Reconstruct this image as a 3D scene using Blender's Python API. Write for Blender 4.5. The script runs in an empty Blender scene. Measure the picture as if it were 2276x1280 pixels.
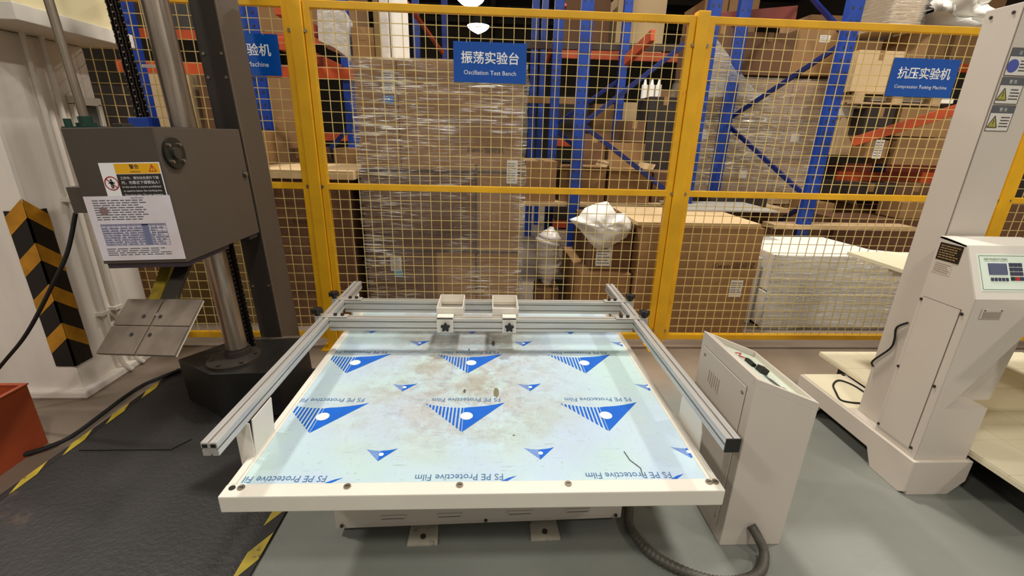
import bpy, bmesh, math, random
from mathutils import Vector, Matrix
random.seed(7)
C = bpy.context.scene.collection
S = bpy.context.scene

# ---------------------------------------------------------------- camera (calibrated: 986 px focal length on a 2276 px wide frame)
FPX = 986.0; CX, CY, EYE = 1138.0, 640.0, 1.5
_d = Vector((-78, 2900, 986)).normalized()
_yv = -(46*78 + FPX**2)/2900
_Y = Vector((-46, _yv, 986)).normalized(); _Z = -_d; _X = _Y.cross(_Z)
RW = Matrix((_X, _Y, _Z))                       # world = RW @ camera ray (x right, y down, z forward)
cam_d = bpy.data.cameras.new('camera'); cam = bpy.data.objects.new('camera', cam_d); C.objects.link(cam)
cam_d.sensor_width = 36.0; cam_d.lens = FPX/2276*36; cam_d.clip_start = .02; cam_d.clip_end = 200
cx_ = RW @ Vector((1, 0, 0)); cy_ = RW @ Vector((0, -1, 0)); cz_ = RW @ Vector((0, 0, -1))
cam.matrix_world = Matrix(((cx_.x, cy_.x, cz_.x, 0), (cx_.y, cy_.y, cz_.y, 0), (cx_.z, cy_.z, cz_.z, EYE), (0, 0, 0, 1)))
S.camera = cam

def at(px, py, x=None, y=None, z=None):
    """the world point seen at a photograph pixel, on a given plane"""
    r = RW @ Vector((px-CX, py-CY, FPX))
    t = (z-EYE)/r.z if z is not None else (y/r.y if y is not None else x/r.x)
    return Vector((r.x*t, r.y*t, r.z*t+EYE))

# ---------------------------------------------------------------- light and exposure
W = bpy.data.worlds.new('world'); S.world = W; W.use_nodes = True
W.node_tree.nodes['Background'].inputs[0].default_value = (.95, .88, .78, 1)
W.node_tree.nodes['Background'].inputs[1].default_value = .30
S.view_settings.view_transform = 'Standard'; S.view_settings.look = 'None'
S.view_settings.gamma = 1; S.view_settings.use_curve_mapping = False
S.view_settings.exposure = 0.17
LAMP_W = 185
LAMPS = [(-4.2, -2.5), (.7, -1.6), (5.4, -2.5), (-4.2, 2.6), (.9, 3.3), (5.4, 2.6), (-2.6, 9.5), (3.4, 9.5)]
for lx, ly in LAMPS:
    kw = .68 if ly < 0 else (1.05 if ly < 5 else .9)
    l = bpy.data.lights.new('bay_light', 'AREA'); l.shape = 'DISK'; l.size = .55; l.energy = LAMP_W*kw; l.color = (1, .95, .87)
    o = bpy.data.objects.new('bay_light', l); o.location = (lx, ly, 5.85); C.objects.link(o)

# ---------------------------------------------------------------- materials
def lin(c):
    return tuple(((v/255)/12.92 if v/255 <= .04045 else ((v/255+.055)/1.055)**2.4) for v in c)+(1,)
MATS = {}
def mat(name, rgb, rough=.6, metal=0., var=.12, scale=6., bump=0., bscale=40., rgb2=None, stretch=None, coat=0., emit=None, spec=.5, alpha=None, wear=None):
    if name in MATS: return MATS[name]
    m = bpy.data.materials.new(name); m.use_nodes = True; nt = m.node_tree; N = nt.nodes; L = nt.links
    b = N['Principled BSDF']; b.inputs['Roughness'].default_value = rough; b.inputs['Metallic'].default_value = metal
    b.inputs['Coat Weight'].default_value = coat; b.inputs['Specular IOR Level'].default_value = spec
    a = lin(rgb); c2 = lin(rgb2) if rgb2 else tuple(v*(1-var) for v in a[:3])+(1,)
    tc = N.new('ShaderNodeTexCoord'); mp = N.new('ShaderNodeMapping'); L.new(tc.outputs['Object'], mp.inputs[0])
    if stretch: mp.inputs['Scale'].default_value = stretch
    nz = N.new('ShaderNodeTexNoise'); nz.inputs['Scale'].default_value = scale; nz.inputs['Detail'].default_value = 5
    L.new(mp.outputs[0], nz.inputs[0])
    cr = N.new('ShaderNodeValToRGB'); cr.color_ramp.elements[0].position = .35; cr.color_ramp.elements[1].position = .65
    cr.color_ramp.elements[0].color = c2; cr.color_ramp.elements[1].color = a
    L.new(nz.outputs[0], cr.inputs[0]); col = cr.outputs[0]
    if wear:
        n2 = N.new('ShaderNodeTexNoise'); n2.inputs['Scale'].default_value = wear[1]; n2.inputs['Detail'].default_value = 8; n2.inputs['Roughness'].default_value = .7
        L.new(tc.outputs['Object'], n2.inputs[0])
        r2 = N.new('ShaderNodeValToRGB'); r2.color_ramp.elements[0].position = wear[2]; r2.color_ramp.elements[1].position = wear[2]+.06
        mx = N.new('ShaderNodeMix'); mx.data_type = 'RGBA'; L.new(n2.outputs[0], r2.inputs[0]); L.new(r2.outputs[0], mx.inputs[0])
        L.new(col, mx.inputs[6]); mx.inputs[7].default_value = lin(wear[0]); col = mx.outputs[2]
    L.new(col, b.inputs['Base Color'])
    if bump:
        n3 = N.new('ShaderNodeTexNoise'); n3.inputs['Scale'].default_value = bscale; n3.inputs['Detail'].default_value = 4; L.new(mp.outputs[0], n3.inputs[0])
        bp = N.new('ShaderNodeBump'); bp.inputs['Strength'].default_value = bump; bp.inputs['Distance'].default_value = .01
        L.new(n3.outputs[0], bp.inputs['Height']); L.new(bp.outputs[0], b.inputs['Normal'])
    if emit:
        b.inputs['Emission Color'].default_value = lin(rgb); b.inputs['Emission Strength'].default_value = emit
    if alpha is not None: b.inputs['Alpha'].default_value = alpha
    MATS[name] = m; return m

paint = mat('machine_paint', (208, 197, 184), .42, var=.04, scale=3)
paintw = mat('white_paint', (222, 215, 202), .4, var=.05, scale=4, wear=((150, 140, 120), 9, .78))
alu = mat('extruded_aluminium', (206, 202, 196), .38, .55, var=.18, scale=2, stretch=(60, 2, 60))
alux = mat('extruded_aluminium_cross', (206, 202, 192), .38, .5, var=.15, scale=2, stretch=(2, 60, 60))
black = mat('black_plastic', (22, 21, 20), .45, var=.2)
rubber = mat('black_rubber', (26, 24, 22), .7, var=.3)
steel = mat('brushed_steel', (140, 126, 112), .36, .5, var=.3, scale=3, stretch=(4, 4, 1))
chrome = mat('hydraulic_chrome', (190, 174, 156), .28, .85, var=.45, scale=4, stretch=(8, 8, .6))
chain_m = mat('oiled_chain_steel', (70, 62, 58), .3, .9)
mgrey = mat('machine_grey', (76, 66, 57), .5, var=.08, scale=3)
mdark = mat('machine_dark', (52, 46, 40), .45, var=.2, scale=4)
yellow = mat('yellow_paint', (240, 180, 22), .45, var=.14, scale=7, wear=((214, 130, 18), 5, .66))
wire = mat('mesh_wire_paint', (232, 206, 132), .5, var=.1)
bolt_m = mat('bolt_steel', (170, 158, 140), .35, .9)
blue = mat('rack_blue', (20, 62, 156), .42, var=.3, scale=5)
blued = mat('rack_blue_dark', (18, 36, 104), .42, var=.3, scale=5)
orange = mat('beam_orange', (196, 78, 28), .5, var=.3, scale=5)
kraft = mat('kraft_cardboard', (150, 112, 70), .8, var=.14, scale=3, bump=.15, bscale=12)
kraftd = mat('dark_kraft_cardboard', (106, 72, 44), .8, var=.16, scale=3, bump=.15, bscale=12)
kraftl = mat('light_kraft_cardboard', (206, 176, 132), .8, var=.1, scale=3)
olive = mat('olive_kraft_cardboard', (124, 100, 56), .8, var=.15, scale=3)
tape_m = mat('packing_tape', (150, 116, 78), .25, var=.05)
paper = mat('white_paper', (222, 216, 206), .7, var=.05)
ink = mat('print_black', (40, 34, 30), .6, var=.05)
inkb = mat('print_brown', (70, 46, 30), .7, var=.05)
wood = mat('pallet_wood', (196, 164, 122), .75, var=.25, scale=3, stretch=(2, 12, 12), bump=.2)
foam = mat('white_foam', (244, 240, 230), .6, var=.06, bump=.3, bscale=9)
cloth = mat('white_cloth', (235, 232, 226), .8, var=.05)
signb = mat('sign_blue', (12, 82, 176), .18, var=.06, coat=.3)
white = mat('sign_white', (240, 240, 240), .4, var=.02)
red = mat('print_red', (180, 30, 30), .5)
yel = mat('print_yellow', (236, 176, 20), .5, var=.03)
slate = mat('print_slate', (92, 94, 98), .5, var=.03)
concw = mat('whitewashed_concrete', (240, 230, 218), .75, var=.14, scale=1.6, bump=.3, bscale=8, stretch=(3, 3, .6))
cream = mat('cream_panel', (222, 208, 164), .55, var=.04)
conduit = mat('galvanised_conduit', (160, 146, 128), .35, .8, var=.25, scale=5)
grn = mat('green_fitting', (36, 66, 54), .35, .3)
dplate = mat('dark_baseplate', (36, 34, 33), .5, var=.35, scale=2.5, bump=.2, bscale=60, wear=((74, 58, 46), 1.6, .58))
htape = mat('hazard_yellow', (186, 162, 44), .5, var=.25, scale=12, wear=((80, 72, 44), 16, .60))
htapeb = mat('hazard_black', (26, 22, 20), .5, var=.3, scale=10)
hamber = mat('guard_amber', (206, 142, 30), .5, var=.35, scale=10)
orangeb = mat('orange_crate_paint', (172, 76, 38), .55, var=.25, scale=5, wear=((120, 36, 22), 9, .68))
platen = mat('platen_cream', (236, 226, 196), .35, var=.08, scale=3)
hose_m = mat('grey_corrugated_hose', (84, 80, 70), .5, var=.2)
plastic_w = mat('white_plastic_sheet', (214, 206, 198), .3, var=.2, scale=5, bump=.8, bscale=10)
lcd = mat('lcd_screen', (92, 98, 122), .15)
tealb = mat('print_teal', (40, 120, 190), .4)
darkpk = mat('dark_packed_goods', (48, 36, 30), .7, var=.4, scale=5)
roofm = mat('roof_sheet', (74, 68, 60), .6, var=.2)
roofp = mat('roof_purlin', (112, 104, 92), .6, var=.2)
lampm = mat('lamp_glow', (255, 250, 240), .5, emit=22)
lampw = mat('lamp_housing', (150, 148, 140), .4, .5)

def film_material():
    m = bpy.data.materials.new('protective_film'); m.use_nodes = True; nt = m.node_tree; N = nt.nodes; L = nt.links; b = N['Principled BSDF']
    gp = N.new('ShaderNodeNewGeometry')
    class _T: outputs = {'Object': gp.outputs['Position']}
    tc = _T
    def noise(scale, st=(1, 1, 1), lo=.4, hi=.6, det=6, rgh=.6):
        mp = N.new('ShaderNodeMapping'); mp.inputs['Scale'].default_value = st; L.new(tc.outputs['Object'], mp.inputs[0])
        n = N.new('ShaderNodeTexNoise'); n.inputs['Scale'].default_value = scale; n.inputs['Detail'].default_value = det; n.inputs['Roughness'].default_value = rgh
        L.new(mp.outputs[0], n.inputs[0]); r = N.new('ShaderNodeMapRange'); r.inputs[1].default_value = lo; r.inputs[2].default_value = hi
        L.new(n.outputs[0], r.inputs[0]); return r.outputs[0]
    def mix(f, a, b2, k=1.):
        x = N.new('ShaderNodeMix'); x.data_type = 'RGBA'
        if k != 1.:
            mu = N.new('ShaderNodeMath'); mu.operation = 'MULTIPLY'; mu.inputs[1].default_value = k; L.new(f, mu.inputs[0]); f = mu.outputs[0]
        L.new(f, x.inputs[0])
        if isinstance(a, tuple): x.inputs[6].default_value = a
        else: L.new(a, x.inputs[6])
        x.inputs[7].default_value = b2; return x.outputs[2]
    c = mix(noise(2.2), lin((192, 211, 230)), lin((194, 219, 217)))
    # worn middle of the sheet: scuffs and brown grime
    sp = N.new('ShaderNodeSeparateXYZ'); L.new(tc.outputs['Object'], sp.inputs[0])
    g = N.new('ShaderNodeMath'); g.operation = 'ABSOLUTE'; ad = N.new('ShaderNodeMath'); ad.operation = 'ADD'; ad.inputs[1].default_value = .1
    L.new(sp.outputs[0], ad.inputs[0]); L.new(ad.outputs[0], g.inputs[0])
    g2 = N.new('ShaderNodeMapRange'); g2.inputs[1].default_value = .55; g2.inputs[2].default_value = .15; L.new(g.outputs[0], g2.inputs[0])
    y2 = N.new('ShaderNodeMapRange'); y2.inputs[1].default_value = 1.15; y2.inputs[2].default_value = 1.5; L.new(sp.outputs[1], y2.inputs[0])
    w = N.new('ShaderNodeMath'); w.operation = 'MULTIPLY'; L.new(g2.outputs[0], w.inputs[0]); L.new(y2.outputs[0], w.inputs[1])
    def msk(f):
        q = N.new('ShaderNodeMath'); q.operation = 'MULTIPLY'; L.new(f, q.inputs[0]); L.new(w.outputs[0], q.inputs[1]); return q.outputs[0]
    c = mix(msk(noise(9, (1, 1, 1), .38, .55, 9, .75)), c, lin((186, 186, 184)), .9)
    c = mix(msk(noise(14, (1, 1, 1), .5, .6, 9, .8)), c, lin((150, 148, 140)), .5)
    c = mix(msk(noise(4.5, (1, 1, 1), .5, .64, 7, .7)), c, lin((160, 154, 130)), .5)
    c = mix(noise(60, (1, 1, 1), .60, .72, 4, .8), c, lin((128, 128, 122)), .5)
    c = mix(noise(8, (1, 14, 1), .66, .72, 3, .5), c, lin((150, 152, 150)), .5)
    L.new(c, b.inputs['Base Color'])
    r = noise(7, (1, 1, 1), .3, .7); rr = N.new('ShaderNodeMapRange'); rr.inputs[3].default_value = .12; rr.inputs[4].default_value = .3; L.new(r, rr.inputs[0])
    L.new(rr.outputs[0], b.inputs['Roughness']); b.inputs['Specular IOR Level'].default_value = .9; b.inputs['Metallic'].default_value = .12
    bp = N.new('ShaderNodeBump'); bp.inputs['Strength'].default_value = .12; bp.inputs['Distance'].default_value = .004
    n = N.new('ShaderNodeTexNoise'); n.inputs['Scale'].default_value = 26; n.inputs['Detail'].default_value = 3; L.new(tc.outputs['Object'], n.inputs[0]); L.new(n.outputs[0], bp.inputs['Height']); L.new(bp.outputs[0], b.inputs['Normal'])
    return m
film_m = film_material()

def wrap_material(name='stretch_film', op=.09, tint=(255, 250, 242), streak=1.):
    m = bpy.data.materials.new(name); m.use_nodes = True; nt = m.node_tree; N = nt.nodes; L = nt.links; b = N['Principled BSDF']
    b.inputs['Base Color'].default_value = lin(tint); b.inputs['Roughness'].default_value = .13; b.inputs['Specular IOR Level'].default_value = 1.
    gp = N.new('ShaderNodeNewGeometry')
    def noise(st, sc, dist, det=3):
        mp = N.new('ShaderNodeMapping'); mp.inputs['Scale'].default_value = st; mp.inputs['Rotation'].default_value = (0, .1, 0); L.new(gp.outputs['Position'], mp.inputs[0])
        n = N.new('ShaderNodeTexNoise'); n.inputs['Scale'].default_value = sc; n.inputs['Detail'].default_value = det; n.inputs['Distortion'].default_value = dist; L.new(mp.outputs[0], n.inputs[0]); return n.outputs[0]
    fold_glint = noise((2.6, 2.6, 60), 1.7, .9, 5)          # thin pulled folds, whitened to paint in the film's glints
    area = noise((1.1, 1.1, .8), 1.5, .3, 2)          # random patches where the painted glints gather
    r = N.new('ShaderNodeMapRange'); r.inputs[1].default_value = .53; r.inputs[2].default_value = .585; L.new(fold_glint, r.inputs[0])
    q = N.new('ShaderNodeMapRange'); q.inputs[1].default_value = .38; q.inputs[2].default_value = .58; L.new(area, q.inputs[0])
    mu = N.new('ShaderNodeMath'); mu.operation = 'MULTIPLY'; L.new(r.outputs[0], mu.inputs[0]); L.new(q.outputs[0], mu.inputs[1])
    ma = N.new('ShaderNodeMath'); ma.operation = 'MULTIPLY_ADD'; ma.inputs[1].default_value = streak; ma.inputs[2].default_value = op; ma.use_clamp = True; L.new(mu.outputs[0], ma.inputs[0])
    L.new(ma.outputs[0], b.inputs['Alpha'])
    bp = N.new('ShaderNodeBump'); bp.inputs['Strength'].default_value = 1.; bp.inputs['Distance'].default_value = .05; L.new(fold_glint, bp.inputs['Height']); L.new(bp.outputs[0], b.inputs['Normal'])
    return m
wrap_m = wrap_material(); wrap_w = wrap_material('heavy_stretch_film', .35, (246, 243, 234), .35)

def floor_material():
    m = bpy.data.materials.new('epoxy_floor'); m.use_nodes = True; nt = m.node_tree; N = nt.nodes; L = nt.links; b = N['Principled BSDF']
    gp = N.new('ShaderNodeNewGeometry')
    class tc: outputs = {'Object': gp.outputs['Position']}
    sp = N.new('ShaderNodeSeparateXYZ'); L.new(tc.outputs['Object'], sp.inputs[0])
    n = N.new('ShaderNodeTexNoise'); n.inputs['Scale'].default_value = 1.3; n.inputs['Detail'].default_value = 7; L.new(tc.outputs['Object'], n.inputs[0])
    def ramp(a, b2):
        r = N.new('ShaderNodeValToRGB'); r.color_ramp.elements[0].position = .35; r.color_ramp.elements[1].position = .65
        r.color_ramp.elements[0].color = lin(a); r.color_ramp.elements[1].color = lin(b2); L.new(n.outputs[0], r.inputs[0]); return r.outputs[0]
    g = ramp((118, 120, 112), (138, 140, 133)); c = ramp((128, 112, 96), (148, 133, 117))
    ad = N.new('ShaderNodeMath'); ad.operation = 'MULTIPLY_ADD'; ad.inputs[1].default_value = .3; L.new(n.outputs[0], ad.inputs[0]); L.new(sp.outputs[1], ad.inputs[2])
    mr = N.new('ShaderNodeMapRange'); mr.inputs[1].default_value = 2.45; mr.inputs[2].default_value = 2.75; L.new(ad.outputs[0], mr.inputs[0])
    lx = N.new('ShaderNodeMapRange'); lx.inputs[1].default_value = -.9; lx.inputs[2].default_value = -1.0; L.new(sp.outputs[0], lx.inputs[0])
    mm = N.new('ShaderNodeMath'); mm.operation = 'MAXIMUM'; L.new(mr.outputs[0], mm.inputs[0]); L.new(lx.outputs[0], mm.inputs[1])
    mx = N.new('ShaderNodeMix'); mx.data_type = 'RGBA'; L.new(mm.outputs[0], mx.inputs[0]); L.new(g, mx.inputs[6]); L.new(c, mx.inputs[7]); L.new(mx.outputs[2], b.inputs['Base Color'])
    b.inputs['Roughness'].default_value = .38
    n2 = N.new('ShaderNodeTexNoise'); n2.inputs['Scale'].default_value = 30; L.new(tc.outputs['Object'], n2.inputs[0])
    bp = N.new('ShaderNodeBump'); bp.inputs['Strength'].default_value = .08; bp.inputs['Distance'].default_value = .01; L.new(n2.outputs[0], bp.inputs['Height']); L.new(bp.outputs[0], b.inputs['Normal'])
    return m
floor_m = floor_material()

mat('seam_grey', (120, 106, 94), .6)
# ---------------------------------------------------------------- geometry helpers
def tag(o, label=None, cat=None, group=None, kind=None):
    if label: o['label'] = label
    if cat: o['category'] = cat
    if group: o['group'] = group
    if kind: o['kind'] = kind
    return o
def thing(name, loc, label, cat, group=None, rot=(0, 0, 0)):
    o = bpy.data.objects.new(name, None); o.empty_display_size = .1; C.objects.link(o); o.location = loc; o.rotation_euler = rot
    return tag(o, label, cat, group)
def origin(p):
    v = Vector((0, 0, 0))
    while p is not None: v += p.location; p = p.parent
    return v
class MB:
    def __init__(s): s.v = []; s.f = []; s.m = []; s.mi = 0; s.smooth = []
    def add(s, vs, fs, smooth=False):
        n = len(s.v); s.v += [tuple(v) for v in vs]; s.f += [tuple(i+n for i in f) for f in fs]; s.m += [s.mi]*len(fs); s.smooth += [smooth]*len(fs); return s
    def box(s, x0, y0, z0, x1, y1, z1):
        x0, x1 = sorted((x0, x1)); y0, y1 = sorted((y0, y1)); z0, z1 = sorted((z0, z1))
        vs = [(x0, y0, z0), (x1, y0, z0), (x1, y1, z0), (x0, y1, z0), (x0, y0, z1), (x1, y0, z1), (x1, y1, z1), (x0, y1, z1)]
        return s.add(vs, [(0, 3, 2, 1), (4, 5, 6, 7), (0, 1, 5, 4), (1, 2, 6, 5), (2, 3, 7, 6), (3, 0, 4, 7)])
    def beam(s, p, q, w, h, up=(0, 0, 1)):
        p, q = Vector(p), Vector(q); d = (q-p).normalized(); u = Vector(up)
        if abs(d.dot(u)) > .98: u = Vector((0, 1, 0))
        a = d.cross(u).normalized()*w/2; b = a.cross(d).normalized()*h/2
        vs = [p-a-b, p+a-b, p+a+b, p-a+b, q-a-b, q+a-b, q+a+b, q-a+b]
        return s.add(vs, [(0, 1, 2, 3), (7, 6, 5, 4), (0, 4, 5, 1), (1, 5, 6, 2), (2, 6, 7, 3), (3, 7, 4, 0)])
    def cyl(s, p, q, r, n=16, r2=None, caps=True):
        p, q = Vector(p), Vector(q); d = (q-p).normalized(); u = Vector((0, 0, 1)) if abs(d.z) < .9 else Vector((1, 0, 0))
        a = d.cross(u).normalized(); b = a.cross(d); r2 = r if r2 is None else r2
        vs = [p+(a*math.cos(t)+b*math.sin(t))*r for t in [2*math.pi*i/n for i in range(n)]]+[q+(a*math.cos(t)+b*math.sin(t))*r2 for t in [2*math.pi*i/n for i in range(n)]]
        s.add(vs, [(i, (i+1) % n, n+(i+1) % n, n+i) for i in range(n)], True)
        if caps: s.add(vs, [tuple(range(n))[::-1], tuple(range(n, 2*n))])
        return s
    def prism(s, poly, a0, a1, axis='y'):
        f = {'y': lambda u, v, w: (u, w, v), 'x': lambda u, v, w: (w, u, v), 'z': lambda u, v, w: (u, v, w)}[axis]
        n = len(poly); vs = [f(u, v, a0) for u, v in poly]+[f(u, v, a1) for u, v in poly]
        return s.add(vs, [(i, (i+1) % n, n+(i+1) % n, n+i) for i in range(n)]+[tuple(range(n))[::-1], tuple(range(n, 2*n))])
    def tube(s, pts, r, n=8):
        pts = [Vector(p) for p in pts]; prev = None; rings = []
        for i, p in enumerate(pts):
            d = ((pts[min(i+1, len(pts)-1)])-pts[max(i-1, 0)]).normalized()
            a = prev if prev else (Vector((0, 0, 1)) if abs(d.z) < .9 else Vector((1, 0, 0)))
            a = (a-d*a.dot(d)).normalized(); prev = a; b = d.cross(a)
            rr = r[i] if isinstance(r, (list, tuple)) else r
            rings.append([p+(a*math.cos(t)+b*math.sin(t))*rr for t in [2*math.pi*k/n for k in range(n)]])
        vs = [v for g in rings for v in g]
        fs = [(i*n+k, i*n+(k+1) % n, (i+1)*n+(k+1) % n, (i+1)*n+k) for i in range(len(pts)-1) for k in range(n)]
        s.add(vs, fs, True); s.add(rings[0], [tuple(range(n))[::-1]]); s.add(rings[-1], [tuple(range(n))]); return s
    def build(s, name, mats, parent=None, bev=0., wrap=False):
        if not isinstance(mats, (list, tuple)): mats = [mats]
        o0 = origin(parent)
        if parent is None:
            xs = [v[0] for v in s.v]; ys = [v[1] for v in s.v]; zs = [v[2] for v in s.v]
            o0 = Vector(((min(xs)+max(xs))/2, (min(ys)+max(ys))/2, min(zs)))
        me = bpy.data.meshes.new(name); me.from_pydata([tuple(Vector(v)-o0) for v in s.v], [], s.f)
        for m in mats: me.materials.append(m)
        for p, k, sm in zip(me.polygons, s.m, s.smooth): p.material_index = k; p.use_smooth = sm
        bm = bmesh.new(); bm.from_mesh(me); bmesh.ops.recalc_face_normals(bm, faces=bm.faces); bm.to_mesh(me); bm.free()
        o = bpy.data.objects.new(name, me); C.objects.link(o)
        if parent is None: o.location = o0
        else: o.parent = parent
        if bev:
            md = o.modifiers.new('bevel', 'BEVEL'); md.width = bev; md.segments = 2; md.limit_method = 'ANGLE'; md.harden_normals = False
        return o
def smoothpath(pts, k=6):
    pts = [Vector(p) for p in pts]; out = []
    for i in range(len(pts)-1):
        p0, p1, p2, p3 = pts[max(i-1, 0)], pts[i], pts[i+1], pts[min(i+2, len(pts)-1)]
        for j in range(k):
            t = j/k; out.append(.5*((2*p1)+(p2-p0)*t+(2*p0-5*p1+4*p2-p3)*t*t+(3*p1-p0-3*p2+p3)*t**3))
    out.append(pts[-1]); return out
def text(s, width, o, xd, yd, m, name='printed_text', parent=None, height=None, bold=0., thick=0.):
    """flat lettering centred on o; xd is the reading direction, yd is up"""
    cu = bpy.data.curves.new('lettering', 'FONT'); cu.body = s; cu.align_x = 'CENTER'; cu.align_y = 'CENTER'; cu.offset = bold; cu.resolution_u = 2; cu.extrude = thick
    t = bpy.data.objects.new('lettering', cu); C.objects.link(t); bpy.context.view_layer.update()
    me = bpy.data.meshes.new_from_object(t); bpy.data.objects.remove(t)
    xs = [v.co.x for v in me.vertices]; ys = [v.co.y for v in me.vertices]
    if not xs: return None
    w = max(xs)-min(xs); h = max(ys)-min(ys); mxx = (max(xs)+min(xs))/2; my = (max(ys)+min(ys))/2
    k = width/w; ky = height/h if height else k
    xd = Vector(xd).normalized(); yd = Vector(yd).normalized(); zd = xd.cross(yd); o = Vector(o); o0 = origin(parent)
    for v in me.vertices:
        q = o+xd*(v.co.x-mxx)*k+yd*(v.co.y-my)*ky+zd*v.co.z; v.co = q-(o0 if parent else Vector((0, 0, 0)))
    me.materials.clear(); me.materials.append(m)
    ob = bpy.data.objects.new(name, me); C.objects.link(ob)
    if parent: ob.parent = parent
    return ob
XR, UP = Vector((1, 0, 0)), Vector((0, 0, 1))
def lines(mb, x0, x1, z0, z1, y, n, seed=1, fill=.8, axis='y'):
    """rows of illegibly small printed words"""
    rnd = random.Random(seed); h = (z1-z0)/n
    for i in range(n):
        z = z1-(i+.5)*h; x = x0
        while x < x0+(x1-x0)*(.75+.25*rnd.random()):
            w = min((x1-x0)*rnd.uniform(.05, .16), x1-x)
            mb.add([(x, y, z-h*.2), (x+w, y, z-h*.2), (x+w, y, z+h*.2), (x, y, z+h*.2)], [(0, 1, 2, 3)]); x += w+(x1-x0)*.025
    return mb

# ---------------------------------------------------------------- setting: floor, column, roof, far wall
def struct(o, kind='structure'): o['kind'] = kind; return o
struct(MB().box(-14, -6, -.1, 16, 34, 0).build('floor', floor_m))
struct(MB().box(-14, 34, 0, 16, 34.2, 9).build('wall_back', mat('far_wall', (120, 110, 96), .8)))
struct(MB().box(-14.2, -6, 0, -14, 34.2, 9).build('wall_left', MATS['far_wall']))
struct(MB().box(16, -6, 0, 16.2, 34.2, 9).build('wall_right', MATS['far_wall']))
roof = struct(MB().box(-14, -6, 8.6, 16, 34.2, 8.7).build('ceiling', roofm))
for i in range(11):
    MB().box(-14, 4+i*2.8, 8.3, 16, 4.16+i*2.8, 8.6).build('purlin', roofp, roof)
MB().box(-.1, -6, 7.9, .15, 34, 8.25).build('girder', roofp, roof)

col = struct(MB().prism([(-3.6, 2.365), (-2.36, 2.365), (-2.36, 2.985), (-3.6, 2.985)], 0, 1.93, 'z').build('concrete_column', concw, None, .02))
b = MB(); b.box(-3.6, 2.33, 0, -2.32, 2.99, .05); b.build('column_foot', concw, col, .012)
tr = struct(MB().box(-3.6, 2.30, 1.93, -2.07, 2.985, 2.0).build('trim_1', paintw, None, .004))
struct(MB().box(-3.6, 2.33, 2.0, -2.10, 2.98, 3.2).build('trim_2', cream))
# corner guard with chevrons
cg = thing('corner_guard', (-2.36, 2.365, .2), 'black and amber chevron guard on the edge of the whitewashed concrete column', 'corner guard')
b = MB(); b.box(-2.46, 2.357, .2, -2.352, 2.365, 1.08); b.box(-2.36, 2.357, .2, -2.352, 2.47, 1.08); b.build('guard_sheet', htapeb, cg)
for i in range(4):
    z = .30+i*.225; b = MB(); e = .0015; h = .095
    b.add([(-2.46, 2.357-e, z-.02), (-2.352, 2.357-e, z+.075), (-2.352, 2.357-e, z+.075+h), (-2.46, 2.357-e, z-.02+h)], [(0, 1, 2, 3)])
    b.add([(-2.352+e, 2.357, z+.075), (-2.352+e, 2.47, z-.02), (-2.352+e, 2.47, z-.02+h), (-2.352+e, 2.357, z+.075+h)], [(0, 1, 2, 3)])
    b.build('chevron', hamber, cg)
# pipes down the column face and the framed panel
for k, (yy, lab) in enumerate([(2.60, 'white painted pipe on the column face, nearer its chevron edge'), (2.70, 'white painted pipe on the column face, beside the small grey framed panel')]):
    p = MB().tube(smoothpath([(-2.335, yy, 1.93), (-2.335, yy, 1.2), (-2.335, yy, .5), (-2.335, yy+.02, .12), (-2.3, yy+.05, .02)], 5), .013, 10).build('wall_pipe', paintw); tag(p, lab, 'pipe')
    for z in (1.1, .42): MB().box(-2.36, yy-.03, z, -2.315, yy+.03, z+.02).build('pipe_clip', paintw, None).parent = None if False else p
for o in [o for o in bpy.data.objects if o.name.startswith('pipe_clip')]:
    o.location = o.location-o.parent.location
fp = thing('framed_panel', (-2.36, 2.87, 1.49), 'small grey glazed panel in a white frame on the side of the concrete column', 'framed panel')
b = MB(); b.box(-2.36, 2.78, 1.47, -2.335, 2.81, 1.62); b.box(-2.36, 2.95, 1.47, -2.335, 2.98, 1.62); b.box(-2.36, 2.78, 1.61, -2.335, 2.98, 1.655); b.box(-2.36, 2.78, 1.44, -2.335, 2.98, 1.47); b.build('frame', paintw, fp, .003)
MB().box(-2.358, 2.81, 1.47, -2.35, 2.95, 1.61).build('panel_glass', mat('grey_glass', (84, 84, 78), .2, var=.4, scale=14), fp)

# ---------------------------------------------------------------- high-bay lamps
for i, (lx, ly) in enumerate(LAMPS):
    if ly < 5: continue
    t = thing('bay_lamp', (lx, ly, 6), 'unseen high bay lamp hanging above the '+('left' if lx < 0 else 'right')+' storage racks', 'lamp')
    b = MB(); b.cyl((lx, ly, 5.93), (lx, ly, 6.15), .3, 20, .14); b.cyl((lx, ly, 6.15), (lx, ly, 6.4), .1, 12); b.build('lamp_housing', lampw, t)
    MB().cyl((lx, ly, 5.91), (lx, ly, 5.93), .27, 20).build('diffuser', lampm, t); MB().cyl((lx, ly, 6.4), (lx, ly, 7.85), .012, 6).build('suspension_rod', lampw, t)
for px, py, lab in ((1063, 63, 'far glowing high bay lamp seen just above the middle blue sign'), (1046, 3, 'glowing high bay lamp cut off by the top of the picture')):
    p = at(px, py, z=6.); s = 1.15
    t = thing('bay_lamp', p, lab, 'lamp')
    b = MB(); b.cyl(p+Vector((0, 0, .1)), p+Vector((0, 0, .5)), .42*s, 20, .15*s); b.build('lamp_housing', lampw, t)
    b = MB(); n = 16
    for j in range(4): b.cyl(p+Vector((0, 0, .1-.08*j)), p+Vector((0, 0, .1-.08*(j+1))), .42*s*math.cos(j*.38), n, .42*s*math.cos((j+1)*.38)if j < 3 else .02, caps=(j == 3))
    b.build('diffuser', lampm, t); MB().cyl(p+Vector((0, 0, .5)), (p.x, p.y, 7.85), .02, 6).build('suspension_rod', lampw, t)

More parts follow.
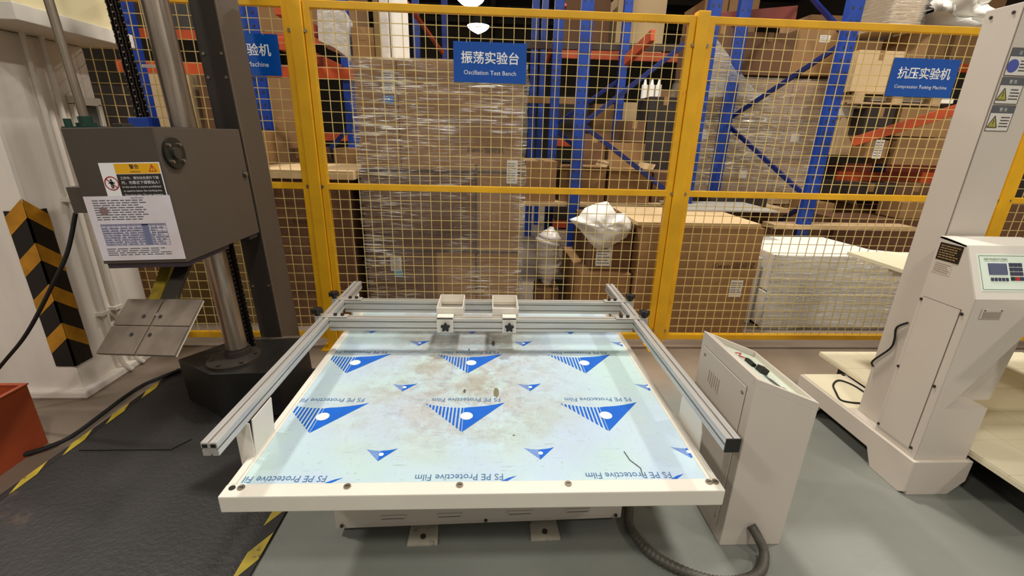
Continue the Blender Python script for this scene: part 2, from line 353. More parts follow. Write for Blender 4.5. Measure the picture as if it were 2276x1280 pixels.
# ---------------------------------------------------------------- floor plate with hazard border, cable, orange crate
fpz = .008
mt = thing('steel_floor_plate', (-1.5, 1.2, 0), 'large dark steel floor plate under the drop test machine', 'floor plate')
MB().prism([(-2.12, -.6), (-.86, -.6), (-.82, 2.68), (-2.04, 2.68)], 0, fpz, 'z').build('plate', dplate, mt)
def border(xa, xb, y0, y1, w, n, parent, skew=.09):
    b = MB(); b.prism([(xa(y0), y0), (xa(y0)+w, y0), (xa(y1)+w, y1), (xa(y1), y1)], fpz, fpz+.0012, 'z'); b.build('tape_backing', htapeb, parent)
    st = (y1-y0)/n
    for i in range(n):
        ya = y0+i*st; yb = ya+st*.5; z = fpz+.0022
        MB().add([(xa(ya), ya, z), (xa(ya)+w, ya+skew*xb, z), (xa(yb)+w, yb+skew*xb, z), (xa(yb), yb, z)], [(0, 1, 2, 3)]).build('hazard_stripe', htape, parent)
border(lambda y: -.915+(y+.6)*.0122, 1, -.5, 2.6, .055, 13, mt)
border(lambda y: -2.12+(y+.6)*.0244, -1, -.5, 2.65, .034, 13, mt)
MB().prism([(-1.98, 1.87), (-1.55, 1.87), (-1.5, 1.95), (-1.95, 1.95)], fpz, fpz+.006, 'z').build('cover_strip', dplate, mt)
p = smoothpath([at(*q, z=.02) for q in [(400, 822), (360, 838), (320, 855), (275, 884), (230, 918), (150, 975), (60, 1008), (0, 1016)]]+[(-2.7, 1.9, .02)], 6)
tag(MB().tube(p, .011, 8).build('floor_cable', rubber), 'black cable lying along the edge of the dark floor plate', 'cable')
cr = thing('metal_crate', (-2.45, 1.75, 0), 'open orange painted metal crate standing beside the white column', 'crate')
x0, x1, y0, y1, h = -2.72, -2.19, 1.35, 1.945, .33
MB().box(x1-.012, y0, 0, x1, y1, h).build('side_panel', orangeb, cr, .002); MB().box(x0, y0, 0, x0+.012, y1, h).build('side_panel', orangeb, cr, .002)
MB().box(x0+.012, y1-.012, 0, x1-.012, y1, h).build('end_panel', orangeb, cr, .002); MB().box(x0+.012, y0, 0, x1-.012, y0+.012, h).build('end_panel', orangeb, cr, .002)
MB().box(x0+.012, y0+.012, 0, x1-.012, y1-.012, .012).build('bottom_panel', orangeb, cr)
b = MB(); b.box(x0-.004, y0-.004, h, x1+.004, y0+.016, h+.006); b.box(x0-.004, y1-.016, h, x1+.004, y1+.004, h+.006); b.box(x0-.004, y0+.016, h, x0+.016, y1-.016, h+.006); b.box(x1-.016, y0+.016, h, x1+.004, y1-.016, h+.006)
b.build('rim', orangeb, cr)

# ---------------------------------------------------------------- drop test machine (leans slightly)
LEAN = -.040
dt = thing('drop_test_machine', (-1.43, 2.344, .278), 'dark grey drop test machine with chrome cylinder and square steel platform', 'test machine')
def dx(x, z): return x-LEAN*(z-.278)*1.0       # picture position -> upright position
ZP = .278
b = MB(); b.prism([(-1.754, 2.32), (-1.47, 2.135), (-1.128, 2.135), (-1.128, 2.552), (-1.58, 2.552)], -.0+fpz, ZP, 'z'); b.build('base_block', mat('base_block_paint', (32, 30, 27), .42, var=.25, scale=3), dt, .004)
b = MB(); b.box(-1.46, 2.552, ZP-.03, -1.13, 2.585, ZP+.004); b.build('back_strip', steel, dt)
b = MB(); b.cyl((-1.43, 2.3, ZP), (-1.43, 2.3, ZP+.014), .135, 40); b.build('cylinder_flange', mdark, dt, .002)
for k in range(6):
    a = k*math.pi/3+.3; MB().cyl((-1.43+.11*math.cos(a), 2.3+.11*math.sin(a), ZP+.014), (-1.43+.11*math.cos(a), 2.3+.11*math.sin(a), ZP+.024), .010, 6).build('flange_bolt', mdark, dt)
b = MB(); b.cyl((-1.43, 2.344, ZP+.014), (-1.43, 2.344, ZP+.045), .068, 28); b.cyl((-1.43, 2.344, ZP+.045), (-1.43, 2.344, ZP+.06), .06, 28); b.build('gland_ring', mdark, dt)
MB().cyl((-1.43, 2.344, ZP+.05), (-1.43, 2.344, 2.6), .054, 36).build('cylinder_rod', chrome, dt)
# guide column: an H section
b = MB(); cxa, cxb, cya, cyb = -1.415, -1.285, 2.575, 2.80
b.box(cxa, cya, ZP, cxb, cya+.012, 2.7); b.build('front_flange', mdark, dt)
MB().box(cxb-.03, cya+.012, 0.01, cxb, cyb, 2.7).build('side_plate', mgrey, dt); MB().box(cxa, cya+.012, .01, cxa+.03, cyb, 2.7).build('side_plate', mdark, dt)
MB().box(cxb-.006, cya-.002, ZP, cxb+.002, cya+.004, 2.7).build('worn_edge', steel, dt)
for z in (.62, 1.75, 1.86):
    for x in (cxa+.02, cxb-.02): MB().cyl((x, cya-.006, z), (x, cya, z), .008, 8).build('column_bolt', bolt_m, dt)
# carriage
x0, x1 = -1.622+.0, -1.276; y0, y1 = 1.904, 2.535; z0, z1 = .95, 1.497
b = MB(); b.box(x0, y0, z0, x1, y0+.008, z1); b.build('front_cover', mgrey, dt, .002)
MB().box(x1-.008, y0+.008, z0, x1, y1, z1).build('side_cover', mgrey, dt, .002)
MB().box(x0, y0+.008, z0, x0+.008, y1, z1).build('side_cover', mgrey, dt, .002)
b = MB(); b.box(x0+.008, y0+.008, z1-.004, x1-.008, 2.26, z1+.002); b.box(x0+.008, 2.43, z1-.004, x1-.008, y1, z1+.002); b.build('top_cover', mdark, dt)
MB().box(x0+.008, y1-.008, z0, x1-.008, y1, z1).build('back_cover', mgrey, dt)
for ya, yb in ((y0+.008, 2.24), (2.44, y1-.01)): MB().box(x0+.008, ya, z0-.022, x1-.01, yb, z0-.002).build('bottom_bar', mat('primer_purple', (52, 42, 50), .5), dt)
hx = x1; hc = Vector((hx, 1.985, 1.396))
MB().cyl(hc, hc+Vector((.012, 0, 0)), .062, 32).build('bearing_cap', mat('cap_black', (30, 30, 24), .35), dt, .002)
MB().cyl(hc+Vector((.012, 0, 0)), hc+Vector((.022, 0, 0)), .024, 24).build('bearing_boss', mdark, dt)
for k in range(4):
    a = k*math.pi/2+.8; q = hc+Vector((.012, .046*math.cos(a), .046*math.sin(a))); MB().cyl(q, q+Vector((.008, 0, 0)), .007, 6).build('cap_screw', bolt_m, dt)
q = Vector((x1, 2.50, 1.272)); MB().cyl(q, q+Vector((.014, 0, 0)), .012, 6).build('side_bolt', bolt_m, dt)
MB().cyl(q+Vector((.0, -.0, 0)), q+Vector((.004, 0, 0)), .018, 16).build('bolt_washer', mdark, dt)
# switch box at the left, guide rod with green coupling
MB().box(-1.70, 1.93, 1.165, x0, 2.06, 1.272).build('switch_box', mgrey, dt, .003)
MB().cyl((-1.627, 2.035, 1.5), (-1.627, 2.035, 2.7), .016, 16).build('guide_rod', conduit, dt)
b = MB(); b.cyl((-1.627, 2.035, 1.498), (-1.627, 2.035, 1.52), .034, 20); b.cyl((-1.627, 2.035, 1.52), (-1.627, 2.035, 1.545), .024, 6); b.cyl((-1.66, 1.99, 1.498), (-1.66, 1.99, 1.535), .013, 8); b.cyl((-1.60, 1.99, 1.498), (-1.60, 1.99, 1.515), .013, 8); b.box(-1.675, 1.97, 1.495, -1.56, 2.08, 1.505)
b.build('rod_coupling', grn, dt)
MB().box(-1.625, 2.26, 1.499, -1.535, 2.34, 1.55).build('chain_anchor', blue, dt, .004)
MB().box(-1.50, 2.0, 1.499, -1.46, 2.06, 1.515).build('sensor_block', mdark, dt, .002)
def chain(x, y, za, zb, name):
    b = MB(); n = int((zb-za)/.026)
    for i in range(n):
        z = za+i*.026
        for k in (0, 1, 2, 3):
            o = (-.021+.014*k); w = .0045
            if i % 2: o += .002 if k < 2 else -.002
            b.box(x+o-w/2, y-.011, z-.002, x+o+w/2, y+.011, z+.028)
            b.cyl((x+o-w/2, y, z-.001), (x+o+w/2, y, z-.001), .0135, 8)
        b.cyl((x-.027, y, z+.013), (x+.027, y, z+.013), .0055, 8)
    b.build(name, chain_m, dt)
    b = MB()
    for i in range(n+1):
        for sgn in (-1, 1): b.cyl((x+sgn*.0262, y, za+i*.026), (x+sgn*.030, y, za+i*.026), .005, 8)
        b.cyl((x, y-.0135, za+(i+.5)*.026), (x, y-.0118, za+(i+.5)*.026), .0042, 6)
    struct(b.build('chain_pins', bolt_m, dt), 'stuff')
chain(-1.58, 2.30, 1.55, 2.5, 'lifting_chain'); chain(-1.42, 2.46, ZP, .93, 'lifting_chain')
# warning sticker on the carriage front
def FXY(px, py): q = at(px, py, y=y0); return dx(q.x, q.z), q.z
yy = y0-.0012
sx0, sx1, sz0, sz1 = -1.520, -1.284, 1.20, 1.365
stk = MB().box(sx0, yy, sz0, sx1, y0, sz1).build('sticker_sheet', white, dt)
MB().box(sx0+.058, yy-.0006, 1.322, sx1-.004, yy, sz1-.004).build('sticker_yellow_band', yel, stk)
MB().box(sx0+.058, yy-.0006, sz0+.004, sx1-.004, yy, 1.320).build('sticker_black_field', ink, stk)
yt = yy-.0012
text('警告', .036, (-1.385, yt, 1.349), XR, UP, ink, 'sticker_heading', stk, bold=.01); text('WARNING', .040, (-1.385, yt, 1.329), XR, UP, ink, 'sticker_heading', stk)
for s, z, w in (('工作中，请勿站在提升下端', 1.305, .150), ('内，勿靠近下摆臂站人！', 1.287, .148), ('In the work, is anyone prohibited', 1.269, .150), ('to stand in below the working line,', 1.253, .152), ('The action plate. The rear channel is', 1.237, .152), ('strictly prohibited.', 1.222, .085)):
    text(s, w, (-1.375 if w > .1 else -1.41, yt, z), XR, UP, white, 'sticker_text', stk)
b = MB(); c0 = Vector((sx0+.031, yt, 1.285)); n = 28
for i in range(n):
    a, c = 2*math.pi*i/n, 2*math.pi*(i+1)/n
    b.add([c0+Vector((r*math.cos(t), 0, r*math.sin(t))) for r, t in ((.024, a), (.028, a), (.028, c), (.024, c))], [(0, 1, 2, 3)])
b.add([c0+Vector(v) for v in ((-.019, 0, .016), (-.016, 0, .019), (.019, 0, -.016), (.016, 0, -.019))], [(0, 1, 2, 3)]); b.build('prohibition_ring', red, stk)
b = MB(); b.cyl(c0+Vector((0, -.0003, .013)), c0+Vector((0, .0003, .013)), .004, 12); b.box(c0.x-.006, yt-.0002, c0.z-.004, c0.x+.006, yt+.0002, c0.z+.008)
b.box(c0.x-.005, yt-.0002, c0.z-.02, c0.x-.001, yt+.0002, c0.z-.004); b.box(c0.x+.001, yt-.0002, c0.z-.02, c0.x+.005, yt+.0002, c0.z-.004); b.box(c0.x-.012, yt-.0002, c0.z, c0.x+.012, yt+.0002, c0.z+.004); b.build('pedestrian_symbol', ink, stk)
b = MB(); c1 = Vector((-1.315, yt, 1.343))
for p, q in (((-.014, -.013), (.014, -.013)), ((.014, -.013), (0, .013)), ((0, .013), (-.014, -.013)), ((0, .006), (0, -.004)), ((0, -.007), (0, -.009))): b.beam(c1+Vector((p[0], 0, p[1])), c1+Vector((q[0], 0, q[1])), .0022, .001, (0, 1, 0))
b.build('warning_triangle', red, stk)
dt.rotation_euler = (0, LEAN, 0)

# data sheet in a clear sleeve on the machine
ds = thing('data_sheet', (-1.43, y0-.004, ZP), 'printed specification sheet in a clear sleeve on the grey machine carriage', 'paper sheet')
dx0, dx1, dz0, dz1 = -1.617, -1.275, .965, 1.235; ys = y0-.003
MB().box(dx0-.0, ys-.001, dz0, dx1, ys, dz1).build('paper', mat('sheet_paper', (226, 222, 230), .5, var=.04, rgb2=(218, 206, 208)), ds)
b = MB(); yq = ys-.0016
lines(b, dx0+.03, dx1-.10, 1.135, 1.222, yq, 9, 3).build('printed_lines', slate, ds); b = MB(); lines(b, dx0+.03, dx1-.03, .985, 1.02, yq, 4, 5); b.build('printed_lines', slate, ds)
b = MB(); gx0, gx1, gz0, gz1 = dx0+.035, dx1-.045, 1.03, 1.12
for i in range(10): z = gz0+(gz1-gz0)*i/9; b.box(gx0, yq-.0002, z-.0006, gx1, yq, z+.0006)
for i in range(14): x = gx0+(gx1-gx0)*i/13; b.box(x-.0006, yq-.0002, gz0, x+.0006, yq, gz1)
lines(b, gx0, gx1, gz0, gz1-.012, yq-.0003, 8, 9); b.box(gx0+.165, yq-.0004, gz0, gx0+.19, yq-.0002, gz1); b.box(gx0, yq-.0004, gz1-.006, gx1, yq-.0002, gz1-.002); b.build('printed_table', mat('table_ink', (120, 124, 160), .5), ds)
b = MB(); b.cyl((dx0+.065, yq, 1.175), (dx0+.065, yq-.0004, 1.175), .018, 8); b.build('printed_picture', mat('photo_ink', (140, 116, 116), .5), ds)
text('Specification', .05, (-1.405, yq, 1.226), XR, UP, slate, 'printed_heading', ds)
ds.rotation_euler = (0, LEAN, 0)

# drop platform on its arm
u = Vector((.974, -.21, .082)).normalized(); v = Vector((.049, -.766, -.642)); v = (v-u*v.dot(u)).normalized(); w = u.cross(v).normalized()
TL = at(284, 664, y=1.90)
def solve_len(px, py, o, d):
    r = RW @ Vector((px-CX, py-CY, FPX)); a = o-Vector((0, 0, EYE)); n = r.cross(Vector((0, 0, 1)) if abs(r.z) < .9*r.length else Vector((1, 0, 0))); return -a.dot(n)/d.dot(n)
du = solve_len(448, 665, TL, u); dv = .255
pf = thing('drop_platform', TL, 'square steel drop platform with crossed grooves hanging below the grey carriage', 'platform')
g = .0035; th = .012
def pl(a0, a1, b0, b1): return [TL+u*du*a0+v*dv*b0, TL+u*du*a1+v*dv*b0, TL+u*du*a1+v*dv*b1, TL+u*du*a0+v*dv*b1]
nrm = -w if w.y > 0 else w
if nrm.z < 0: nrm = -nrm
for a0, a1 in ((0, .487), (.513, 1)):
    for b0, b1 in ((0, .492), (.508, 1)):
        q = pl(a0, a1, b0, b1); MB().add(q+[p-nrm*th for p in q], [(0, 1, 2, 3), (7, 6, 5, 4), (0, 4, 5, 1), (1, 5, 6, 2), (2, 6, 7, 3), (3, 7, 4, 0)]).build('platform_plate', steel, pf, .0015)
q = pl(0.002, .998, 0.002, .998); q = [p-nrm*th for p in q]; MB().add(q+[p-nrm*.006 for p in q], [(0, 1, 2, 3), (7, 6, 5, 4), (0, 4, 5, 1), (1, 5, 6, 2), (2, 6, 7, 3), (3, 7, 4, 0)]).build('backing_plate', mat('bright_groove', (214, 200, 182), .4, .3), pf)
for a, bb in ((.36, .33), (.58, .33), (.33, .66), (.57, .66)):
    c = TL+u*du*a+v*dv*bb; MB().cyl(c+nrm*.0004, c+nrm*.002, .009, 14).build('countersunk_screw', mdark, pf); MB().cyl(c+nrm*.002, c+nrm*.003, .005, 6).build('screw_socket', black, pf)
c = TL+u*du*.55+v*dv*.3-nrm*.02
b = MB(); b.beam(c, (-1.44, 2.12, .93), .06, .022); b.build('hanger_arm', mdark, pf, .002)
b = MB(); b.beam(TL+u*du*.35+v*dv*.2-nrm*.02, (-1.56, 2.2, .93), .045, .02); b.build('hanger_arm', mat('arm_yellow', (150, 128, 36), .5, var=.4, scale=8), pf, .002)
# cable from the switch box
p = smoothpath([at(168, 474, y=2.0), at(150, 560, y=1.99), at(118, 630, y=1.98), at(60, 740, y=2.0), at(0, 815, y=2.05), at(-120, 960, y=2.1)], 6)
tag(MB().tube(p, .0085, 8).build('hanging_cable', rubber), 'grey black cable hanging from the machine switch box across the chevrons', 'cable')

# ---------------------------------------------------------------- oscillation test bench
TZ = .5; TX0, TX1, TY0, TY1 = -.775, .722, 1.046, 2.50
bench = thing('oscillation_bench', (-.02, 1.75, 0), 'low white oscillation test bench topped with film covered sheet and aluminium rails', 'test bench')
fw = .034; fh = .056
b = MB(); b.box(TX0, TY0, TZ-fh, TX1, TY0+.052, TZ+.002); b.build('front_beam', paintw, bench, .004)
MB().box(TX0, TY1-fw, TZ-fh, TX1, TY1, TZ+.002).build('back_beam', paintw, bench, .004)
for xa, xb in ((TX0, TX0+fw), (TX1-fw, TX1)):
    MB().box(xa, TY0+.052, TZ-fh, xb, TY1-fw, TZ).build('side_beam', paintw, bench, .004)
    MB().box(xa+.012, TY0+.05, TZ, xb-.008, TY1-fw, TZ+.0035).build('edge_strip', paintw, bench, .001)
sheet = MB().box(TX0+fw, TY0+.052, TZ-.012, TX1-fw, TY1-fw, TZ-.002).build('film_covered_sheet', film_m, bench)
for x in (TX0+.05, -.418, -.085, .245, .565+.12, .705):
    sc_ = MB().cyl((x, TY0+.034, TZ+.002), (x, TY0+.034, TZ+.006), .0105, 18).build('frame_screw', bolt_m, bench)
    MB().box(x-.006, TY0+.0325, TZ+.006, x+.006, TY0+.0355, TZ+.0066).build('screw_slot', black, sc_)
MB().cyl((TX0+.024, TY0+.034, TZ+.002), (TX0+.024, TY0+.034, TZ+.005), .009, 16).build('screw_hole', black, bench)
# print on the film
logo_m = mat('film_print_blue', (16, 96, 196), .35, var=.12, scale=20); logo_t = mat('film_print_text', (74, 110, 150), .4, var=.05); filmspot = mat('film_spot', (216, 226, 228), .3, var=.04)
ZF = TZ-.0014
def logo(cx, yt, k=1., clip=(TX0+fw, TX1-fw)):
    b = MB()
    def top(x): return yt-.03*k*(1-(x/(.155*k))**2)+(.004*k if x > 0 else 0)
    def bot(x): return yt-.18*k+(.18*k)*(abs(x)/(.155*k))**1.0
    n = 11; per = .155*k/n
    for i in range(n):
        xa = -.155*k+per*(i+.28); xb = xa+per*.55
        if cx+xa < clip[0] or cx+xb > clip[1]: continue
        b.add([(cx+xa, bot(xa), ZF), (cx+xb, bot(xb), ZF), (cx+xb, top(xb), ZF), (cx+xa, top(xa), ZF)], [(0, 1, 2, 3)])
    xs = [.158*k*j/8 for j in range(9)]; xs = [x for x in xs if clip[0] <= cx+x <= clip[1]]
    for xa, xb in zip(xs, xs[1:]): b.add([(cx+xa, bot(xa), ZF), (cx+xb, min(bot(xb), top(xb)), ZF), (cx+xb, top(xb), ZF), (cx+xa, top(xa), ZF)], [(0, 1, 2, 3)])
    b.mi = 1
    if clip[0] < cx < clip[1]: b.cyl((cx+.012*k, yt-.083*k, ZF), (cx+.012*k, yt-.083*k, ZF+.0004), .024*k, 16)
    b.build('printed_logo', [logo_m, filmspot], sheet)
for yt in (1.520, 1.937, 2.355):
    for cx in (-.628, -.095, .438): logo(cx, yt)
for yt in (1.253, 1.668, 2.088):
    for cx in (-.356, .172): logo(cx, yt, .33)
    logo(.68, yt, .33)
for yt in (1.118, 1.546, 1.957, 2.375):
    for cx in (-.628, -.095, .438):
        s = 'FS PE Protective Film' if cx > -.6 else 'FS PE Protective Fil'
        text(s, .272 if cx > -.6 else .245, (cx+(.006 if cx > -.6 else .012), yt, ZF), (-1, 0, 0), (0, -1, 0), logo_t, 'printed_text', sheet, height=.027, bold=.004)
    if yt == 1.118:
        for cx in (-.628, -.095, .438): MB().add([(cx+.135, 1.1, ZF), (cx+.155, 1.1, ZF), (cx+.185, 1.122, ZF), (cx+.16, 1.114, ZF)], [(0, 1, 2, 3)]).build('printed_logo', logo_m, sheet)
# scuffs and bits of grime
grime = mat('film_grime', (120, 112, 84), .6, var=.3); dirt = mat('film_dirt', (84, 82, 76), .6)
for cx, cy, w_, h_, m_ in ((.03, 1.60, .016, .075, grime), (.02, 2.06, .010, .07, dirt), (-.10, 1.61, .006, .03, dirt), (.09, 1.32, .006, .006, dirt), (-.10, 1.99, .005, .02, dirt)):
    pts = [(cx+w_*math.cos(a)*(.6+.4*random.random()), cy+h_/2*math.sin(a)*(.8+.3*random.random()), ZF+.0002) for a in [2*math.pi*i/10 for i in range(10)]]
    MB().add(pts, [tuple(range(10))]).build('scuff_mark', m_, sheet)
MB().tube([at(x, y, z=TZ) for x, y in ((1387, 1003), (1400, 1022), (1424, 1040), (1428, 1055))], .0014, 5).build('film_tear', dirt, sheet)
# base cabinet below
ang = math.radians(1.6)
def rot(x, y, c=(-.02, 1.85)): a = ang; X, Y_ = x-c[0], y-c[1]; return (c[0]+X*math.cos(a)-Y_*math.sin(a), c[1]+X*math.sin(a)+Y_*math.cos(a))
def rbox(x0, y0, z0, x1, y1, z1): return MB().prism([rot(x0, y0), rot(x1, y0), rot(x1, y1), rot(x0, y1)], z0, z1, 'z')
bx0, bx1, by0, by1 = -.605, .535, 1.385, 2.32
rbox(bx0, by0, .03, bx1, by1, TZ-fh-.002).build('base_cabinet', paint, bench, .004)
fcov = rbox(bx0+.05, by0-.004, .05, bx1-.055, by0, TZ-fh-.02).build('front_cover', paint, bench, .002)
for x in (bx0+.025, -.02, bx1-.025):
    q = rot(x, by0-.004); MB().cyl((q[0], q[1], .05), (q[0], q[1]-.005, .05), .007, 8).build('cover_screw', mdark, fcov)
for x in (-.381, -.163, .115, .35):
    q0 = rot(x-.05, by0-.006); q1 = rot(x+.05, by0-.006)
    lv = MB().beam((q0[0], q0[1], .088), (q1[0], q1[1], .088), .010, .012).build('louvre', paint, fcov, .003)
    MB().beam((q0[0]+.006, q0[1], .080), (q1[0]-.006, q1[1], .080), .006, .005).build('louvre_slot', MATS['seam_grey'], fcov)
for x in (-.265, .215):
    q = rot(x-.058, 1.318); q2 = rot(x+.058, 1.318); q3 = rot(x+.052, 1.46); q4 = rot(x-.052, 1.46)
    MB().prism([q, q2, q3, q4], 0, .010, 'z').build('foot_plate', mat('scuffed_foot_paint', (196, 188, 170), .6, var=.2, scale=20, wear=((120, 104, 84), 18, .6)), bench)
    c = rot(x, 1.35); MB().cyl((c[0], c[1], .010), (c[0], c[1], .016), .011, 8).build('anchor_bolt', mdark, bench); 
for x in (-.52, .45):
    for y in (1.5, 2.2): c = rot(x, y); MB().cyl((c[0], c[1], 0), (c[0], c[1], .03), .03, 12).build('levelling_foot', black, bench)
# aluminium profiles
def profile(w, h, s=.007, d=.006, sides='tlrb'):
    """outline with T slots, centred; returns (u,v) polygon"""
    a, c = w/2, h/2; P_ = []
    def side(p, q, n):  # p->q edge, n inward
        m = ((p[0]+q[0])/2, (p[1]+q[1])/2); t = ((q[0]-p[0]), (q[1]-p[1])); L = math.hypot(*t); t = (t[0]/L, t[1]/L)
        return [p, (m[0]-t[0]*s/2, m[1]-t[1]*s/2), (m[0]-t[0]*s/2+n[0]*d*.4, m[1]-t[1]*s/2+n[1]*d*.4), (m[0]-t[0]*s+n[0]*d, m[1]-t[1]*s+n[1]*d), (m[0]+t[0]*s+n[0]*d, m[1]+t[1]*s+n[1]*d), (m[0]+t[0]*s/2+n[0]*d*.4, m[1]+t[1]*s/2+n[1]*d*.4), (m[0]+t[0]*s/2, m[1]+t[1]*s/2)]
    P_ += side((-a, -c), (a, -c), (0, 1)); P_ += side((a, -c), (a, c), (-1, 0)); P_ += side((a, c), (-a, c), (0, -1)); P_ += side((-a, c), (-a, -c), (1, 0))
    return P_
RX = ((-.802, -.757), (.703, .747)); RZ0, RZ1 = .628, .672
pr = profile(.044, .044)
for i, (xa, xb) in enumerate(RX):
    cx = (xa+xb)/2; cz = (RZ0+RZ1)/2
    rail_ = MB().prism([(u_+cx, v_+cz) for u_, v_ in pr], 1.068, 2.53, 'y').build('side_rail', alu, bench)
    if i: MB().box(xa-.001, 1.064, RZ0-.002, xb+.001, 1.069, RZ1+.001).build('end_cap', black, rail_, .001)
    else:
        MB().box(xa+.001, 1.0668, RZ1-.018, xb-.001, 1.0685, RZ1-.002).build('rail_end', alu, rail_)
        for hx_ in (xa+.011, xb-.011): MB().box(hx_-.007, 1.066, RZ1-.016, hx_+.007, 1.0672, RZ1-.005).build('rail_bore', black, rail_)
for yc in (1.99, 2.226):
    cz = (.606+.670)/2
    P2 = []
    for k in (0, 1):
        pp = profile(.040, .032)
        z_ = .606+.016+k*.032
        MB().prism([(yc+u_, z_+v_) for u_, v_ in pp], -.757, .703, 'x').build('cross_rail', alux, bench)
    for sgn, (xa, xb) in zip((1, -1), RX):
        xi = xb if sgn > 0 else xa
        a_, b_ = sorted((xi+sgn*.085, (xa if sgn > 0 else xb)-sgn*.022))
        MB().box(a_, yc-.018, .672, b_, yc+.018, .677).build('joint_plate', alux, bench, .001)
        for k in (0, 1):
            c = (xi+sgn*(.025+.033*k), yc); MB().cyl((c[0], c[1], .677), (c[0], c[1], .686), .0085, 12).build('cap_screw', black, bench)
        kx = (xa-.012 if sgn > 0 else xb+.012)
        b = MB(); n = 30; ring = [(kx+(.0225+.005*math.cos(5*t))*math.cos(t), yc+(.0225+.005*math.cos(5*t))*math.sin(t)) for t in [2*math.pi*i/n for i in range(n)]]
        b.prism(ring, .690, .712, 'z'); b.cyl((kx, yc, .677), (kx, yc, .69), .012, 12); b.build('clamp_knob', black, bench, .001)
        MB().box(kx-.018, yc-.016, .640, kx+.018, yc+.016, .672).build('clamp_block', alux, bench, .001) if sgn < 0 else MB().box(kx-.010, yc-.016, .640, kx+.010, yc+.016, .672).build('clamp_block', alux, bench, .001)
# box holders on the cross rails
for xa, xb, kx in ((-.257, -.129, -.208), (.014, .142, .095)):
    h = MB(); z0h, z1h, ya, yb, t_ = .640, .708, 2.014, 2.203, .004
    MB().box(xa, ya, z0h, xb, ya+t_, z1h).build('holder_wall', paintw, bench); MB().box(xa, yb-t_, .672, xb, yb, z1h+.003).build('holder_wall', paintw, bench)
    MB().box(xa, ya+t_, .645, xa+t_, yb-t_, z1h).build('holder_wall', paintw, bench); MB().box(xb-t_, ya+t_, .645, xb, yb-t_, z1h).build('holder_wall', paintw, bench)
    MB().box(xa, ya+t_, .641, xb, yb-t_, .645).build('holder_floor', paintw, bench)
    w0 = kx-.043 if xa < 0 else kx-.033; w1 = kx+.035 if xa < 0 else kx+.033
    b = MB(); b.box(w0, 1.958, .604, w1, 1.966, .680); b.box(w0, 1.958, .672, w1, 2.014, .680); b.build('clamp_bracket', paintw, bench, .0015)
    b = MB(); n = 50; c = (kx, 1.956, .641)
    ring = [(kx+(.0185+.0045*math.cos(5*(t-math.pi/2)))*math.cos(t), c[2]+(.0185+.0045*math.cos(5*(t-math.pi/2)))*math.sin(t)) for t in [2*math.pi*i/n for i in range(n)]]
    b.prism(ring, 1.930, 1.944, 'y'); b.cyl((kx, 1.944, c[2]), (kx, 1.958, c[2]), .009, 12); b.build('star_knob', black, bench, .001)
# gusset plates carrying the side rails
def gusset(x, pts, flange):
    b = MB(); b.prism(pts, x-.002, x+.002, 'x'); 
    if flange: b.box(x-.045, pts[0][0]-.001, pts[0][1], x+.002, pts[0][0]+.003, RZ0)
    b.build('rail_bracket', paintw, bench, .0008)
gusset(-.752, [(1.215, .46), (1.345, .46), (1.365, RZ0), (1.235, RZ0)], True)
gusset(-.752, [(2.30, .46), (2.43, .46), (2.44, RZ0), (2.29, RZ0)], False)
gusset(.728, [(1.24, .46), (1.42, .50)]+[(1.42+.02*math.cos(a)-.02, .56+.068*math.sin(a)) for a in (-.6, -.2, .3, .8, 1.3)]+[(1.36, RZ0), (1.27, RZ0), (1.243, .56)], False)
gusset(.728, [(2.30, .46), (2.43, .46), (2.44, RZ0), (2.29, RZ0)], False)

# ---------------------------------------------------------------- control cabinet beside the bench
cb = thing('control_cabinet', (1.034, 1.49, 0), 'white floor control cabinet with sloped recessed top beside the oscillation bench', 'cabinet')
X0, X1, Y0, Y1 = .912, 1.156, 1.288, 1.69; zl, zr = .743, .646
def zt(x): return zl+(zr-zl)*(x-X0)/(X1-X0)
MB().prism([(X0, .0), (X1, .0), (X1, zr-.03), (X0, zl-.03)], Y0, Y1, 'y').build('cabinet_body', paint, cb, .003)
rm = .016
b = MB(); b.prism([(X0, zl-.032), (X1, zr-.032), (X1, zr), (X0, zl)], Y0, Y0+rm, 'y'); b.build('front_lip', paint, cb, .002)
b = MB(); b.prism([(X0, zl-.032), (X1, zr-.032), (X1, zr), (X0, zl)], Y1-rm, Y1, 'y'); b.build('rear_lip', paint, cb, .002)
b = MB(); xq = X0+.038; b.prism([(X0, zl-.032), (xq, zt(xq)-.032), (xq, zt(xq)), (X0, zl)], Y0+rm, Y1-rm, 'y'); b.build('top_ledge', paint, cb, .002)
b = MB(); xq = X1-.012; b.prism([(xq, zt(xq)-.032), (X1, zr-.032), (X1, zr), (xq, zt(xq))], Y0+rm, Y1-rm, 'y'); b.build('side_lip', paint, cb, .002)
b = MB(); xa, xb = X0+.036, X1-.01; b.prism([(xa, zt(xa)-.03), (xb, zt(xb)-.03), (xb, zt(xb)-.024), (xa, zt(xa)-.024)], Y0+.014, Y1-.014, 'y'); b.build('control_panel', mat('panel_pale_green', (206, 216, 198), .3, var=.05), cb)
MB().box(X0-.003, Y0+.045, .06, X0, Y1-.03, .685).build('access_cover', paint, cb, .0015)
b = MB(); b.box(X0-.0012, Y0+.0425, .058, X0, Y0+.045, .687); b.box(X0-.0012, Y0+.043, .685, X0, Y1-.028, .6875); b.build('cover_seam', mat('seam_grey', (120, 106, 94), .6), cb)
for y, z in ((Y0+.06, .655), (Y1-.05, .655), (Y0+.06, .09)): MB().cyl((X0-.003, y, z), (X0-.006, y, z), .007, 10).build('cover_screw', bolt_m, cb)
b = MB()
for i in range(6): y = 1.50+i*.016; b.box(X0-.0045, y, .55+.006*(i % 3), X0-.0035, y+.004, .615)
